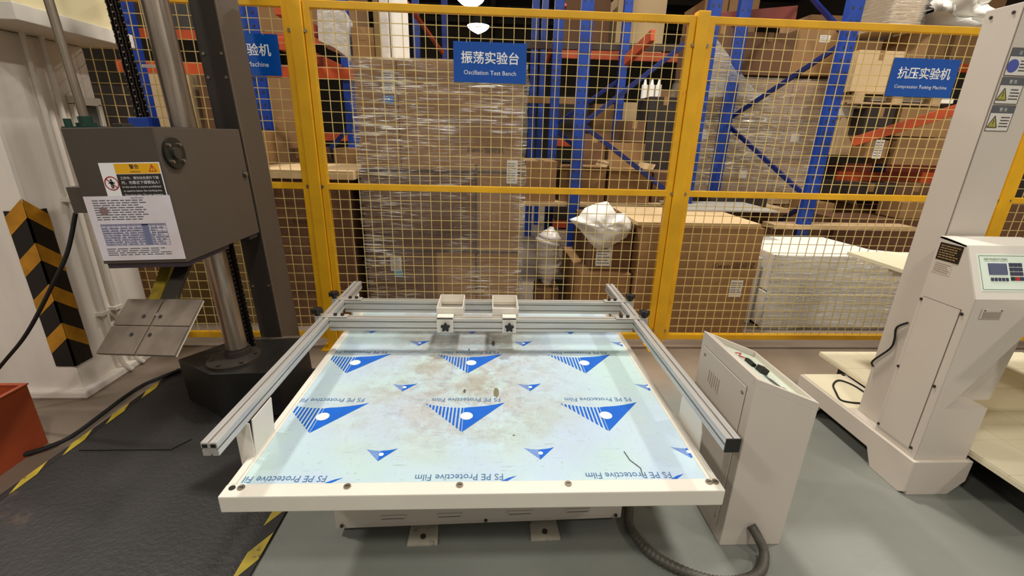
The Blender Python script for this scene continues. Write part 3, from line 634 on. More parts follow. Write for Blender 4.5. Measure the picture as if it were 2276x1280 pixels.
b.build('stamped_marks', mat('embossed_ink', (170, 150, 136), .6), cb)
sn = (Vector((X1-X0, 0, zr-zl))).normalized(); up = Vector((-sn.z, 0, sn.x))
def pn(x, y, h=0): return Vector((x, y, zt(x)-.024))+up*h
def slab(cx, cy, wx, wy, h0, h1, m, name, bev=.001):
    vs = [pn(cx+sx*wx/2, cy+sy*wy/2, hh) for hh in (h0, h1) for sx, sy in ((-1, -1), (1, -1), (1, 1), (-1, 1))]
    return MB().add(vs, [(0, 3, 2, 1), (4, 5, 6, 7), (0, 1, 5, 4), (1, 2, 6, 5), (2, 3, 7, 6), (3, 0, 4, 7)]).build(name, m, cb, bev)
slab(1.05, 1.475, .03, .035, 0, .022, black, 'rocker_switch'); slab(1.035, 1.53, .018, .05, 0, .014, black, 'speed_knob')
slab(1.055, 1.545, .012, .055, 0, .003, bolt_m, 'metal_nameplate'); slab(1.06, 1.385, .03, .10, 0, .002, mat('panel_mark', (150, 156, 146), .4), 'panel_label')
def topthing(name, pts, r, m, lab, cat): return tag(MB().tube(smoothpath(pts, 5), r, 6).build(name, m), lab, cat)
topthing('twisted_wire', [pn(1.01, 1.60, .004), pn(1.022, 1.585, .014), pn(1.012, 1.575, .006), pn(1.03, 1.56, .008), pn(1.028, 1.545, .004)], .0022, red, 'short red and black wire lying in the control cabinet tray', 'wire')
t = thing('tweezers', pn(1.04, 1.37, .004), 'thin dark steel tweezers lying in the control cabinet tray', 'tool')
for s in (-1, 1): MB().tube([pn(1.035, 1.44, .005), pn(1.04+s*.004, 1.40, .006), pn(1.058+s*.002, 1.335, .005)], .0016, 6).build('tweezer_arm', mdark, t)
t = thing('steel_key', pn(1.075, 1.345, .004), 'small steel key ring lying near the cabinet tray corner', 'key')
MB().tube([pn(1.075+.012*math.cos(a), 1.36+.012*math.sin(a), .004) for a in [i*math.pi/6 for i in range(13)]], .0013, 5).build('ring', bolt_m, t); MB().beam(pn(1.077, 1.348, .004), pn(1.082, 1.318, .004), .006, .002).build('key_blade', bolt_m, t)
# corrugated hose from cabinet to bench
hp = smoothpath([(1.02, 1.287, .10), (1.035, 1.262, .075), (1.05, 1.225, .03), (.985, 1.15, .024), (.86, 1.12, .024), (.74, 1.15, .024), (.62, 1.24, .024), (.575, 1.36, .024), (.60, 1.46, .026), (.60, 1.56, .04), (.56, 1.66, .10)], 26)
tag(MB().tube(hp, [.0185 if i % 3 else .0155 for i in range(len(hp))], 12).build('corrugated_hose', hose_m), 'grey corrugated hose looping over the floor from cabinet to bench', 'hose')

# ---------------------------------------------------------------- compression testing machine
cm = thing('compression_machine', (2.1, 1.8, 0), 'tall cream compression testing machine with sloped control panel and wide platens', 'testing machine')
bz0, bz = .0, .182
foot = [(1.555, 0), (1.715, 0), (1.76, .085), (2.10, .085), (2.14, 0), (2.26, 0), (2.30, .04), (2.30, bz), (1.53, bz), (1.53, .02)]
MB().prism(foot, 1.885, 1.905, 'x').build('base_side', paint, cm, .003)
MB().prism([(1.905, 0), (2.10, 0), (2.165, .075), (2.165, bz), (1.905, bz)], 1.53, 1.55, 'y').build('base_front', paint, cm, .003)
MB().prism([(2.10, 0), (2.165, .075), (2.165, bz), (2.15, bz), (2.15, .08), (2.085, 0)], 1.55, 1.70, 'y').build('base_chamfer', paint, cm, .002)
MB().box(1.905, 1.55, bz-.008, 2.165, 2.30, bz).build('base_top', paint, cm)
MB().box(1.905, 2.28, 0, 3.2, 2.30, bz).build('base_rear', paint, cm, .002)
MB().box(2.02, 1.56, .0, 2.08, 2.28, .085).build('lifting_beam', black, cm)
# console body
sx = 1.9
side = [(1.55, bz), (1.764, bz), (1.764, 1.152), (1.735, 1.152), (1.648, 1.138), (1.55, .944)]
MB().prism(side, sx, sx+.006, 'x').build('console_side', paint, cm, .002)
fr = [(sx+.006, bz), (2.148, bz), (2.148, .445), (1.955, .445), (2.34, 1.056-.115), (2.34, .944), (sx+.006, .944)]
fr = [(sx+.006, bz), (2.148, bz), (2.148, .445), (1.955, .445), (2.168, .785), (2.26, .93), (2.26, .944), (sx+.006, .944)]
MB().prism(fr, 1.55, 1.556, 'y').build('console_front', paint, cm)
MB().prism([(1.95, .43), (2.262, .43), (2.285, .70), (2.285, .93), (1.95, .93)], 1.64, 1.646, 'y').build('recess_panel', paint, cm)
MB().box(1.955, 1.556, .440, 2.148, 1.64, .445).build('recess_ledge', paint, cm)
MB().box(sx+.006, 1.63, bz, 2.10, 1.764, 1.0).build('console_core', paint, cm)
b = MB(); b.add([(sx, 1.55, .944), (2.26, 1.55, .944), (2.26, 1.648, 1.138), (sx, 1.648, 1.138), (sx+.006, 1.556, .938), (2.254, 1.556, .938), (2.254, 1.654, 1.13), (sx+.006, 1.654, 1.13)], [(0, 1, 2, 3), (7, 6, 5, 4), (0, 4, 5, 1), (1, 5, 6, 2), (2, 6, 7, 3), (3, 7, 4, 0)]); b.build('sloped_face', paintw, cm)
b = MB(); b.add([(sx, 1.648, 1.138), (2.26, 1.648, 1.138), (2.26, 1.764, 1.152), (sx, 1.764, 1.152), (sx, 1.648, 1.13), (2.26, 1.648, 1.13), (2.26, 1.764, 1.144), (sx, 1.764, 1.144)], [(0, 1, 2, 3), (7, 6, 5, 4), (0, 4, 5, 1), (1, 5, 6, 2), (2, 6, 7, 3), (3, 7, 4, 0)]); b.build('console_top', paintw, cm)
MB().prism([(1.556, .81), (1.764, .81), (1.764, 1.14), (1.648, 1.13), (1.556, .94)], 2.254, 2.26, 'x').build('console_side', paint, cm)
# side access cover with screws
MB().box(sx-.0025, 1.585, .215, sx, 1.745, .885).build('side_cover', paint, cm)
b = MB(); b.box(sx-.0012, 1.582, .213, sx, 1.5845, .888); b.box(sx-.0012, 1.582, .8855, sx, 1.747, .888); b.build('cover_seam', mat('seam_grey', (120, 106, 94), .6), cm)
for y, z in ((1.575, .872), (1.752, .872), (1.575, .54), (1.752, .54), (1.575, .225), (1.752, .225)): MB().cyl((sx, y, z), (sx-.004, y, z), .0065, 10).build('cover_screw', mdark, cm)
# nameplates on the console side
def side_pt(y, z, e=.0): return (sx-e, y, z)
def side_quad(y0_, y1_, z0_, z1_, e, m, name): return MB().box(sx-e, y0_, z0_, sx, y1_, z1_).build(name, m, cm, .0)
side_quad(1.655, 1.752, 1.056, 1.128, .0015, mat('plate_black', (40, 32, 24), .3, var=.1), 'nameplate')
b = MB()
def side_lines(b, ya, yb, za, zb, n, x, sd):
    rnd = random.Random(sd); h = (zb-za)/n
    for i in range(n):
        z = zb-(i+.5)*h; y = yb
        while y > ya+(yb-ya)*.2*rnd.random()+.002:
            w_ = (yb-ya)*rnd.uniform(.06, .18); y2 = max(y-w_, ya); b.add([(x, y, z-h*.2), (x, y2, z-h*.2), (x, y2, z+h*.2), (x, y, z+h*.2)], [(0, 1, 2, 3)]); y = y2-(yb-ya)*.03
side_lines(b, 1.662, 1.745, 1.062, 1.122, 6, sx-.002, 2); b.build('nameplate_lines', mat('plate_gold', (170, 140, 96), .4), cm)
side_quad(1.675, 1.752, 1.0, 1.05, .001, mat('pale_label', (206, 192, 178), .5), 'small_label')
b = MB(); side_lines(b, 1.68, 1.745, 1.004, 1.046, 5, sx-.0015, 4); b.build('label_lines', mat('label_ink', (150, 132, 116), .6), cm)
# control panel overlay
so = Vector((sx, 1.55, .944)); sv = Vector((0, .098, .194)).normalized(); sn2 = Vector((0, -.194, .098)).normalized()
def cp(x, v_, e=0): return Vector((x, 1.55, .944))+sv*v_+sn2*e
ovl = None
def cquad(xa, xb, va, vb, e, m, name, h=.001):
    vs = [cp(x, q, ee) for ee in (e, e+h) for x, q in ((xa, va), (xb, va), (xb, vb), (xa, vb))]
    return MB().add(vs, [(0, 3, 2, 1), (4, 5, 6, 7), (0, 1, 5, 4), (1, 2, 6, 5), (2, 3, 7, 6), (3, 0, 4, 7)]).build(name, m, ovl or cm)
ovl = cquad(1.932, 2.235, .033, .182, 0, mat('overlay_green', (224, 236, 220), .35, var=.02), 'overlay_sheet')
b = MB()
for p, q in (((1.94, .04), (2.228, .04)), ((1.94, .176), (2.228, .176)), ((1.94, .04), (1.94, .176)), ((2.228, .04), (2.228, .176))): b.beam(cp(p[0], p[1], .0014), cp(q[0], q[1], .0014), .0016, .0006, sn2)
b.build('overlay_border', mat('border_green', (96, 110, 90), .5), ovl)
cquad(1.972, 2.052, .098, .146, .001, mat('lcd_bezel', (214, 216, 232), .3), 'lcd_bezel'); cquad(1.976, 2.048, .102, .142, .002, lcd, 'lcd_screen')
b = MB()
for p, q in (((1.974, .100), (2.050, .100)), ((1.974, .144), (2.050, .144)), ((1.974, .1), (1.974, .144)), ((2.05, .1), (2.05, .144))): b.beam(cp(p[0], p[1], .0026), cp(q[0], q[1], .0026), .0018, .0008, sn2)
b.build('lcd_border', mat('bezel_navy', (60, 60, 110), .4), ovl)
keyn = mat('key_navy', (58, 58, 82), .4, var=.1)
for i in range(5): cquad(1.978+i*.0155, 1.989+i*.0155, .074, .087, .001, keyn, 'keypad_button', .002)
for r_ in range(3):
    for c_ in range(3): cquad(2.062+c_*.019, 2.078+c_*.019, .132-r_*.018, .147-r_*.018, .001, keyn, 'keypad_button', .002)
for c_, m_ in enumerate((grn, red, keyn)): cquad(2.062+c_*.019, 2.078+c_*.019, .076, .091, .001, m_, 'keypad_button', .002)
text('电脑式包装压缩试验机', .10, cp(2.010, .162, .0016), XR, sv, mat('overlay_ink', (130, 140, 120), .5), 'panel_heading', ovl, bold=.01)
text('Computer Compression Testing Machine', .098, cp(2.010, .153, .0016), XR, sv, MATS['overlay_ink'], 'panel_heading', ovl)
# printer bay on the front
MB().box(1.945, 1.546, .862, 2.035, 1.55, .905).build('printer_bezel', paint, cm, .001)
MB().box(1.952, 1.5445, .866, 2.028, 1.546, .893).build('printer_door', mat('printer_grey', (168, 152, 138), .5), cm, .0005)
for x in (1.955, 2.025): MB().cyl((x, 1.546, .899), (x, 1.543, .899), .0022, 8).build('bezel_screw', mdark, cm)
# tall column
xc0, xc1, yc0, yc1, zc = 1.95, 2.125, 1.79, 1.93, 2.02
MB().box(xc0, yc0+.002, bz, xc1, yc1, zc).build('tall_column', paint, cm, .003)
MB().box(xc0+.003, yc0-.004, bz, xc1-.002, yc0+.002, zc-.003).build('column_cover', paint, cm, .001)
MB().box(xc0-.0006, yc0-.0005, bz, xc0+.001, yc0+.001, zc).build('cover_seam', MATS['seam_grey'], cm)
for y in (yc0+.03, yc1-.03): MB().cyl((xc0, y, zc-.03), (xc0-.004, y, zc-.03), .006, 8).build('cover_screw', mdark, cm)
# warning stickers on the column
for i, (z, sym) in enumerate(((1.772, 0), (1.672, 1), (1.572, 1))):
    ws_ = MB().box(xc0+.006, yc0-.0052, z, xc0+.100, yc0-.004, z+.094).build('warning_sticker', paper, cm)
    MB().box(xc0+.008, yc0-.0058, z+.066, xc0+.098, yc0-.0052, z+.092).build('sticker_header', slate, ws_)
    text('注 意' if not sym else '警 告', .032, (xc0+.053, yc0-.0062, z+.079), XR, UP, paper, 'sticker_heading', ws_)
    b = MB(); cc = Vector((xc0+.029, yc0-.0058, z+.033))
    if sym: b.prism([(cc.x-.02, cc.z-.02), (cc.x+.02, cc.z-.02), (cc.x, cc.z+.022)], cc.y-.0004, cc.y, 'y')
    else: b.cyl(cc, cc+Vector((0, -.0004, 0)), .023, 20)
    b.build('warning_symbol', mat('symbol_yellow', (176, 166, 70), .5) if sym else mat('symbol_blue', (80, 90, 170), .5), ws_)
    b = MB()
    if sym:
        for p, q in (((-.02, -.02), (.02, -.02)), ((.02, -.02), (0, .022)), ((0, .022), (-.02, -.02)), ((0, .008), (0, -.008)), ((0, -.013), (0, -.015))): b.beam(cc+Vector((p[0], -.0006, p[1])), cc+Vector((q[0], -.0006, q[1])), .003, .0004, (0, 1, 0))
    lines(b, xc0+.056, xc0+.094, z+.012, z+.056, yc0-.0058, 4, 11+i)
    for p, q in (((.006, 0), (.1, 0)), ((.006, .094), (.1, .094)), ((.006, 0), (.006, .094)), ((.1, 0), (.1, .094))): b.beam((xc0+p[0], yc0-.0056, z+p[1]), (xc0+q[0], yc0-.0056, z+q[1]), .002, .0006, (0, 1, 0))
    b.build('sticker_print', mat('sticker_ink', (66, 60, 56), .5), ws_)
# platens
PX, PZ, TL_ = 2.166, .22, .235
MB().box(PX, 1.18, PZ-.03, 3.58, 2.53, PZ-.006).build('lower_platen', platen, cm, .002)
for i in range(6):
    for j in range(6):
        xa = PX+.001+i*TL_; ya = 2.529-(j+1)*.225
        if j == 5 and False: continue
        MB().box(xa+.001, ya+.001, PZ-.006, xa+TL_-.001, ya+.224, PZ).build('platen_tile', platen, cm)
b = MB(); b.box(2.30, 1.30, .04, 2.36, 2.5, PZ-.03); b.box(3.2, 1.30, .04, 3.26, 2.5, PZ-.03); b.box(2.2, 1.9, .05, 3.5, 1.98, PZ-.03); b.build('platen_frame', black, cm)
for x in (2.33, 3.23):
    for y in (1.35, 2.45): MB().cyl((x, y, 0), (x, y, .05), .03, 12).build('levelling_foot', black, cm)
MB().box(2.15, 1.32, .878, 3.5, 2.51, .90).build('upper_platen', platen, cm, .002)
b = MB(); b.box(2.17, 2.02, .84, 2.60, 2.05, .878); b.box(2.17, 2.2, .84, 2.6, 2.23, .878); b.box(2.2, 1.84, .85, 2.5, 1.9, .878); b.build('platen_bracket', paint, cm, .002)
MB().box(xc1, 1.84, .82, 2.5, 1.90, .876).build('platen_arm', paint, cm, .002)
# cable clipped on the machine, spare lead on its base
tag(MB().tube(smoothpath([at(2018, 717, x=xc0-.008), at(1993, 728, x=xc0-.01), at(1988, 755, x=xc0-.01), at(1978, 775, x=xc0-.012), at(1940, 802, x=xc0-.014), at(1941, 815, x=xc0-.01)], 5), .0045, 8).build('power_lead', rubber), 'black lead stuck down the side of the tall machine column', 'cable')
pz = bz+.006
tag(MB().tube(smoothpath([at(*q, z=pz) for q in [(1922, 872), (1895, 855), (1865, 845), (1852, 855), (1858, 872), (1868, 888), (1890, 894), (1920, 897), (1938, 905), (1949, 911)]], 5), .0048, 8).build('looped_lead', rubber), 'black lead curled in a loop on the machine base plate', 'cable')
b = MB(); b.box(1.905, 1.945, bz, 2.14, 2.30, bz+.0012); b.build('base_shelf', platen, cm)

# ---------------------------------------------------------------- safety fence
FY = 3.02
PXS = [None, at(686, 260, y=FY).x, at(1524, 295, y=FY).x, 3.60]
fposts = []
plab = ['yellow fence post behind the white column', 'yellow fence post behind the bench, next to the grey drop test machine', 'yellow fence post between the middle and compression machine bays', 'yellow fence post behind the tall column of the compression machine']
for i, x in enumerate(PXS):
    if x is None: continue
    t = thing('fence_post', (x, FY, 0), plab[i], 'post')
    MB().box(x-.037, FY-.037, 0.006, x+.037, FY+.037, 2.245).build('post_tube', yellow, t, .004)
    MB().box(x-.075, FY-.075, 0, x+.075, FY+.075, .006).build('post_foot', yellow, t, .001)
    for z in (2.06, 1.165, .155):
        for s in (-1, 1): MB().cyl((x+s*.046, FY-.03, z), (x+s*.046, FY-.020, z), .0105, 6).build('clamp_bolt', bolt_m, t)
def fence_panel(xa, xb, lab):
    t = thing('mesh_fence', ((xa+xb)/2, FY, .08), lab, 'mesh fence', 'yellow mesh fence panels')
    r = .02
    for z, nm in ((.10, 'bottom_rail'), (1.165, 'middle_rail'), (2.20, 'top_rail')): MB().box(xa, FY-r, z-r, xb, FY+r, z+r).build(nm, yellow, t, .003)
    for x in (xa, xb): MB().box(x-r, FY-r-.001, .08, x+r, FY+r-.001, 2.221).build('stile', yellow, t, .003)
    b = MB(); n = round((xb-xa-.04)/.0655); k = (xb-xa-.04)/n; w_ = .0020
    for i in range(1, n):
        x = xa+.02+k*i
        for z0_, z1_ in ((.12, 1.145), (1.185, 2.18)): b.box(x-w_, FY-.012-w_, z0_-.01, x+w_, FY-.012+w_, z1_+.01)
    for z0_, z1_ in ((.12, 1.145), (1.185, 2.18)):
        m = round((z1_-z0_)/.0625); q = (z1_-z0_)/m
        for j in range(1, m): b.box(xa+.015, FY-.0065-w_, z0_+q*j-w_, xb-.015, FY-.0065+w_, z0_+q*j+w_)
    struct(b.build('welded_mesh', wire, t), 'stuff'); return t
e = .0605
fence_panel(-3.42, PXS[1]-e, 'yellow mesh fence panel standing behind the drop test machine')
fence_panel(PXS[1]+e, PXS[2]-e, 'yellow mesh fence panel directly behind the oscillation bench')
fence_panel(PXS[2]+e, PXS[3]-e, 'yellow mesh fence panel between bench and compression testing machine')
fence_panel(PXS[3]+e, PXS[3]+2.35, 'yellow mesh fence panel beyond the tall machine column')
def sign(x0, cn, en, lab, wc, we):
    x1 = x0+.442; z0_, z1_ = 1.811, 2.035; y = FY-.022
    t = thing('hanging_sign', ((x0+x1)/2, y, z0_), lab, 'sign')
    sbd = MB().box(x0, y-.005, z0_, x1, y, z1_).build('sign_board', signb, t, .003)
    text(cn, wc, ((x0+x1)/2, y-.0058, 1.950), XR, UP, white, 'sign_lettering', sbd, bold=.015); text(en, we, ((x0+x1)/2, y-.0058, 1.868), XR, UP, white, 'sign_lettering', sbd, bold=.001)
    for x in (x0+.08, (x0+x1)/2, x1-.08): MB().tube([(x, y-.006, z1_-.012), (x, y-.008, z1_+.004), (x, FY-.01, z1_+.02), (x, FY, z1_+.014)], .0015, 5).build('wire_hook', bolt_m, t)
sign(-1.70, '跌落实验机', 'Drop Test Machine', 'blue sign on the fence partly hidden by the drop test machine column', .345, .30)
sign(-.233, '振荡实验台', 'Oscillation Test Bench', 'blue sign reading Oscillation Test Bench hung on the middle fence panel', .350, .318)
sign(2.527, '抗压实验机', 'Compression Testing Machine', 'blue sign reading Compression Testing Machine hung on the fence', .352, .352)

# ---------------------------------------------------------------- goods and racks behind the fence
def rect(px0, py0, px1, py1, Y):
    mx, my = (px0+px1)/2, (py0+py1)/2
    return at(px0, my, y=Y).x, at(px1, my, y=Y).x, at(mx, py1, y=Y).z, at(mx, py0, y=Y).z
def carton(x0, x1, y0, y1, z0, z1, m, lab, group=None, tape=True, label=None, flaps=False, words=None, name='cardboard_carton', seam=None):
    t = thing(name, ((x0+x1)/2, (y0+y1)/2, z0), lab, 'carton', group)
    MB().box(x0, y0, z0, x1, y1, z1).build('carton_body', m, t, .004)
    cx = (x0+x1)/2
    if tape:
        b = MB(); b.box(cx-.03, y0-.0015, z1-.09, cx+.03, y0, z1+.0015); b.box(cx-.03, y0, z1, cx+.03, y1, z1+.0015); b.build('tape_strip', tape_m, t)
    if label:
        lx, lz, lw, lh = label; lb = MB().box(lx-lw/2, y0-.002, lz-lh/2, lx+lw/2, y0, lz+lh/2).build('shipping_label', paper, t)
        lines(MB(), lx-lw*.42, lx+lw*.42, lz-lh*.42, lz+lh*.42, y0-.0025, 6, int(abs(lx)*97)).build('label_print', slate, lb)
    if flaps:
        b = MB()
        for s in (0, 1):
            xa = x0 if s == 0 else x1; xs = -1 if s == 0 else 1
            b.add([(xa, y0, z1), (xa, y1, z1), (xa+xs*.025, y1, z1+.06), (xa+xs*.025, y0, z1+.06)], [(0, 1, 2, 3)])
        b.add([(x0, y0, z1), (x1, y0, z1), (x1, y0-.07, z1+.012), (x0, y0-.07, z1+.012)], [(0, 1, 2, 3)]); b.build('open_flap', kraftl, t)
    if words: text(words[0], words[1], (words[2], y0-.002, words[3]), XR, UP, inkb, 'carton_print', t, bold=.01)
    return t
def pcarton(px0, py0, px1, py1, Y, dep, m, lab, ground=False, **k):
    a, b_, c, d = rect(px0, py0, px1, py1, Y)
    if ground: c = 0
    return carton(a, b_, Y, Y+dep, c, d, m, lab, **k)
def wrap(x0, x1, y0, y1, z0, z1, parent, m=None, seed=1, amp=.014, off=.01):
    """a crumpled skin of film over a load"""
    rnd = random.Random(seed); n = 18; hN = 40; pts = []
    per = []
    for i in range(n): per.append((x0+(x1-x0)*i/n, y0, 0, -1))
    for i in range(n): per.append((x1, y0+(y1-y0)*i/n, 1, 0))
    for i in range(n): per.append((x1-(x1-x0)*i/n, y1, 0, 1))
    for i in range(n): per.append((x0, y1-(y1-y0)*i/n, -1, 0))
    N_ = len(per); ph = [rnd.uniform(0, 6.28) for _ in range(12)]
    for j in range(hN+1):
        z = z0+(z1-z0)*j/hN
        for i, (x, y, nx, ny) in enumerate(per):
            q = amp*(.5+.5*math.sin(j*1.9+ph[j % 5]+i*.35*math.sin(ph[j % 7]))+rnd.random()*.6)+off
            ex = 1 if i % n == 0 else 0
            pts.append((x+(nx-(ny if ex else 0)*0)*q+(0 if not ex else 0), y+ny*q, z))
    b = MB(); b.add(pts, [(j*N_+i, j*N_+(i+1) % N_, (j+1)*N_+(i+1) % N_, (j+1)*N_+i) for j in range(hN) for i in range(N_)], True)
    b.add([(x0, y0, z1+.006), (x1, y0, z1+.006), (x1, y1, z1+.006), (x0, y1, z1+.006)], [(0, 1, 2, 3)])
    return b.build('stretch_wrap', m or wrap_m, parent)
def pallet(x0, x1, y0, y1, z, name='wooden_pallet', parent=None, lab=None):
    t = parent if parent else thing(name, ((x0+x1)/2, (y0+y1)/2, z), lab, 'pallet')
    for k in range(3): xx = x0+(x1-x0-.09)*k/2; MB().box(xx, y0, z+.018, xx+.09, y1, z+.10).build('pallet_block', wood, t)
    for k in range(5): yy_ = y0+(y1-y0-.1)*k/4; MB().box(x0, yy_, z+.10, x1, yy_+.1, z+.118).build('deck_board', wood, t)
    for k in (0, 2, 4): yy_ = y0+(y1-y0-.1)*k/4; MB().box(x0, yy_, z, x1, yy_+.1, z+.018).build('deck_board', wood, t)
    return t

BR = 'Kwvo 固特家'
# big wrapped load in the middle
L0 = thing('wrapped_load', (-.37, 3.9, 0), 'tall pallet load of brown cartons in clear film behind the middle blue sign', 'pallet load')
pallet(-.98, .235, 3.45, 4.35, 0, parent=L0)
for x0, x1, z0, z1 in ((-.975, -.43, .12, .62), (-.43, -.115, .12, .62), (-.11, .23, .12, .62), (-.975, -.115, .63, 1.24), (-.11, .23, .63, 1.24), (-.965, -.67, 1.25, 2.0), (-.665, .22, 1.25, 2.0)):
    MB().box(x0, 3.46, z0, x1, 4.34, z1).build('stacked_carton', kraftd if x0 < -.9 and z0 < 1 else kraft, L0, .004)
b = MB()
for z in (.62, 1.24): b.box(-.97, 3.455, z, .225, 3.47, z+.012)
b.box(-.118, 3.452, .3, -.106, 3.47, 1.3); b.build('joint_strip', mdark, L0)  # dark strips along the joints between the stacked cartons
for lx, lz, lw, lh, m_ in ((-.73, 1.845, .085, .15, paper), (-.735, 1.73, .075, .055, tealb), (-.75, .52, .085, .12, paper), (-.735, .435, .065, .05, mat('sticker_cyan', (90, 180, 210), .4)), (.16, 1.25, .08, .17, paper)):
    lb = MB().box(lx-lw/2, 3.452, lz-lh/2, lx+lw/2, 3.46, lz+lh/2).build('shipping_label', m_, L0)
    if m_ is paper: lines(MB(), lx-lw*.42, lx+lw*.42, lz-lh*.42, lz+lh*.42, 3.4515, 8, 5).build('label_print', slate, lb)
text(BR, .27, (-.04, 3.455, 1.405), XR, UP, inkb, 'carton_print', L0, bold=.01); text(BR, .27, (-.42, 3.455, .77), XR, UP, inkb, 'carton_print', L0, bold=.01)
wrap(-.985, .24, 3.445, 4.36, .08, 2.0, L0, seed=3)

# cartons to its left
carton(-1.74, -1.06, 3.40, 4.15, 0, .60, kraftd, 'lower dark brown carton between the machine column and the wrapped load', tape=False, words=(BR, .22, -1.45, .30))
carton(-1.74, -1.06, 3.40, 4.15, .60, 1.17, kraftd, 'upper dark brown printed carton between machine column and wrapped load', tape=False, words=(BR, .26, -1.36, .86))
tag(MB().box(-1.80, 3.36, 1.175, -1.0, 4.2, 1.235).build('foam_board', kraftl), 'pale flat board lying on the dark brown cartons beside the yellow post', 'board')
carton(-2.50, -1.78, 3.42, 4.15, 0, .55, olive, 'lower olive brown carton seen behind the chrome cylinder', tape=True, words=(BR, .22, -2.1, .33))
carton(-2.50, -1.78, 3.42, 4.15, .55, 1.05, olive, 'upper olive brown carton seen behind the grey carriage', tape=True)
carton(-2.44, -1.84, 3.5, 4.1, 1.05, 1.5, kraft, 'tan carton with white papers beside the whitewashed column', label=(-2.36, 1.9, .1, .02))
carton(-3.2, -2.52, 3.42, 4.15, 0, .7, kraft, 'tan carton standing behind the whitewashed column')
pcarton(588, 262, 640, 365, 4.5, .6, kraft, 'upright brown carton standing beyond the pale flat board')
pcarton(642, 330, 690, 378, 4.5, .6, kraftd, 'small dark carton beyond the pale board beside the yellow post')
szl = at(660, 374, y=4.5).z
tag(MB().box(-2.9, 4.45, szl-.04, -1.05, 4.88, szl).build('shelf_board', wood), 'wooden shelf board behind the dark brown cartons at the left', 'shelf board')
pcarton(742, 330, 792, 372, 4.5, .5, kraft, 'tan carton beyond the pale board against the wrapped load')
carton(-1.058, -1.012, 3.9, 4.3, 0, 1.1, darkpk, 'dark narrow package in the gap beside the wrapped load', tape=False)

# goods on the floor to its right
x_lo = at(1290, 608, y=3.35).x; z_lo = at(1290, 608, y=3.35).z
carton(x_lo, 1.13, 3.35, 4.27, 0, z_lo, kraft, 'wide low tan carton supporting the open carton with white cloth', tape=False)
a = at(1310, 603, y=3.42); z_ = z_lo
xr_ = at(1402, 570, y=3.42).x; zt_ = at(1355, 500, y=3.42).z
oc = carton(a.x, xr_, 3.42, 4.2, z_, zt_, kraftd, 'dark brown carton under a white cloth, on the wide low carton', tape=False, label=((a.x+xr_)/2-.06, z_+.13, .12, .17))
# white cloth bundle
random.seed(5)
outl = [(1265, 487), (1285, 482), (1300, 462), (1325, 452), (1350, 447), (1362, 462), (1372, 478), (1390, 474), (1402, 492), (1403, 510), (1392, 528), (1360, 545), (1328, 556), (1312, 540), (1290, 512)]
yc_ = 3.40; cc = at(1338, 500, y=yc_); b = MB(); rings = 9; n = 60; pts = []
def loop(t):
    i = int(t*len(outl)) % len(outl); f = t*len(outl)-int(t*len(outl)); p, q = outl[i], outl[(i+1) % len(outl)]
    return at(p[0]+(q[0]-p[0])*f, p[1]+(q[1]-p[1])*f, y=yc_)
for side_ in (0, 1):
    base = len(pts)
    for k in range(rings+1):
        r = k/rings
        for i in range(n):
            o = loop(i/n); p = cc+(o-cc)*r
            dep = (1-r**2.2)*(.12 if side_ == 0 else .30)+(.008*math.sin(i*1.05+k*.9)*math.sin(k*.8+i*.21)+.016*math.sin(i*.42-k*.9))*r*(1 if r < .98 else 0)
            pts.append((p.x, p.y+(-dep if side_ == 0 else dep), p.z))
fs = []
for s_ in (0, 1):
    o_ = s_*(rings+1)*n
    fs += [(o_+k*n+i, o_+k*n+(i+1) % n, o_+(k+1)*n+(i+1) % n, o_+(k+1)*n+i) for k in range(rings) for i in range(n)]
cl = b.add(pts, fs, True).build('white_cloth', cloth); tag(cl, 'crumpled white cloth bundle draped over the dark brown carton', 'cloth')
xa, xb, zz0, zz1 = 1.15, 2.11, at(1540, 617, y=3.3).z, at(1540, 505, y=3.3).z
carton(xa, xb, 3.30, 4.1, 0, zz0-.004, kraft, 'lower long tan carton right of the middle yellow post', tape=False, label=(1.98, .39, .1, .14))
carton(xa, xb+.01, 3.30, 4.1, zz0, zz1, kraft, 'upper long tan printed carton beside the white wrapped block', tape=False, words=(BR, .34, 1.93, at(1610, 590, y=3.3).z))
tag(MB().box(xa-.03, 3.31, zz1+.002, xb-.02, 4.12, zz1+.03).build('corrugated_board', kraftl), 'light corrugated board lying on the upper long tan carton', 'board')
tag(MB().box(1.72, 3.9, zz1+.032, 2.6, 4.5, zz1+.045).build('grey_board', mat('grey_board', (168, 162, 152), .5)), 'grey flat board resting behind the upper long tan carton', 'board')
# white wrapped block, turned slightly
wb = thing('wrapped_foam_block', (2.9, 3.8, 0), 'large white foam block wrapped in clear film beyond the control cabinet', 'wrapped block')
fpoly = [(2.305, 3.37), (3.85, 3.37), (3.30, 3.62), (3.24, 4.12), (2.305, 4.12)]
MB().prism(fpoly, .02, .33, 'z').build('foam_slab', foam, wb, .01); MB().prism(fpoly, .335, .655, 'z').build('foam_slab', foam, wb, .01)
wrap(2.30, 3.85, 3.365, 3.372, .01, .658, wb, wrap_w, seed=8, amp=.006, off=.002)
MB().box(2.17, 3.50, 0, 2.285, 3.95, .6).build('plastic_bundle', plastic_w, wb, .01)
tag(MB().box(2.75, 4.15, .72, 4.2, 4.35, .76).build('wooden_board', wood), 'long pale board lying behind the white wrapped block', 'board')
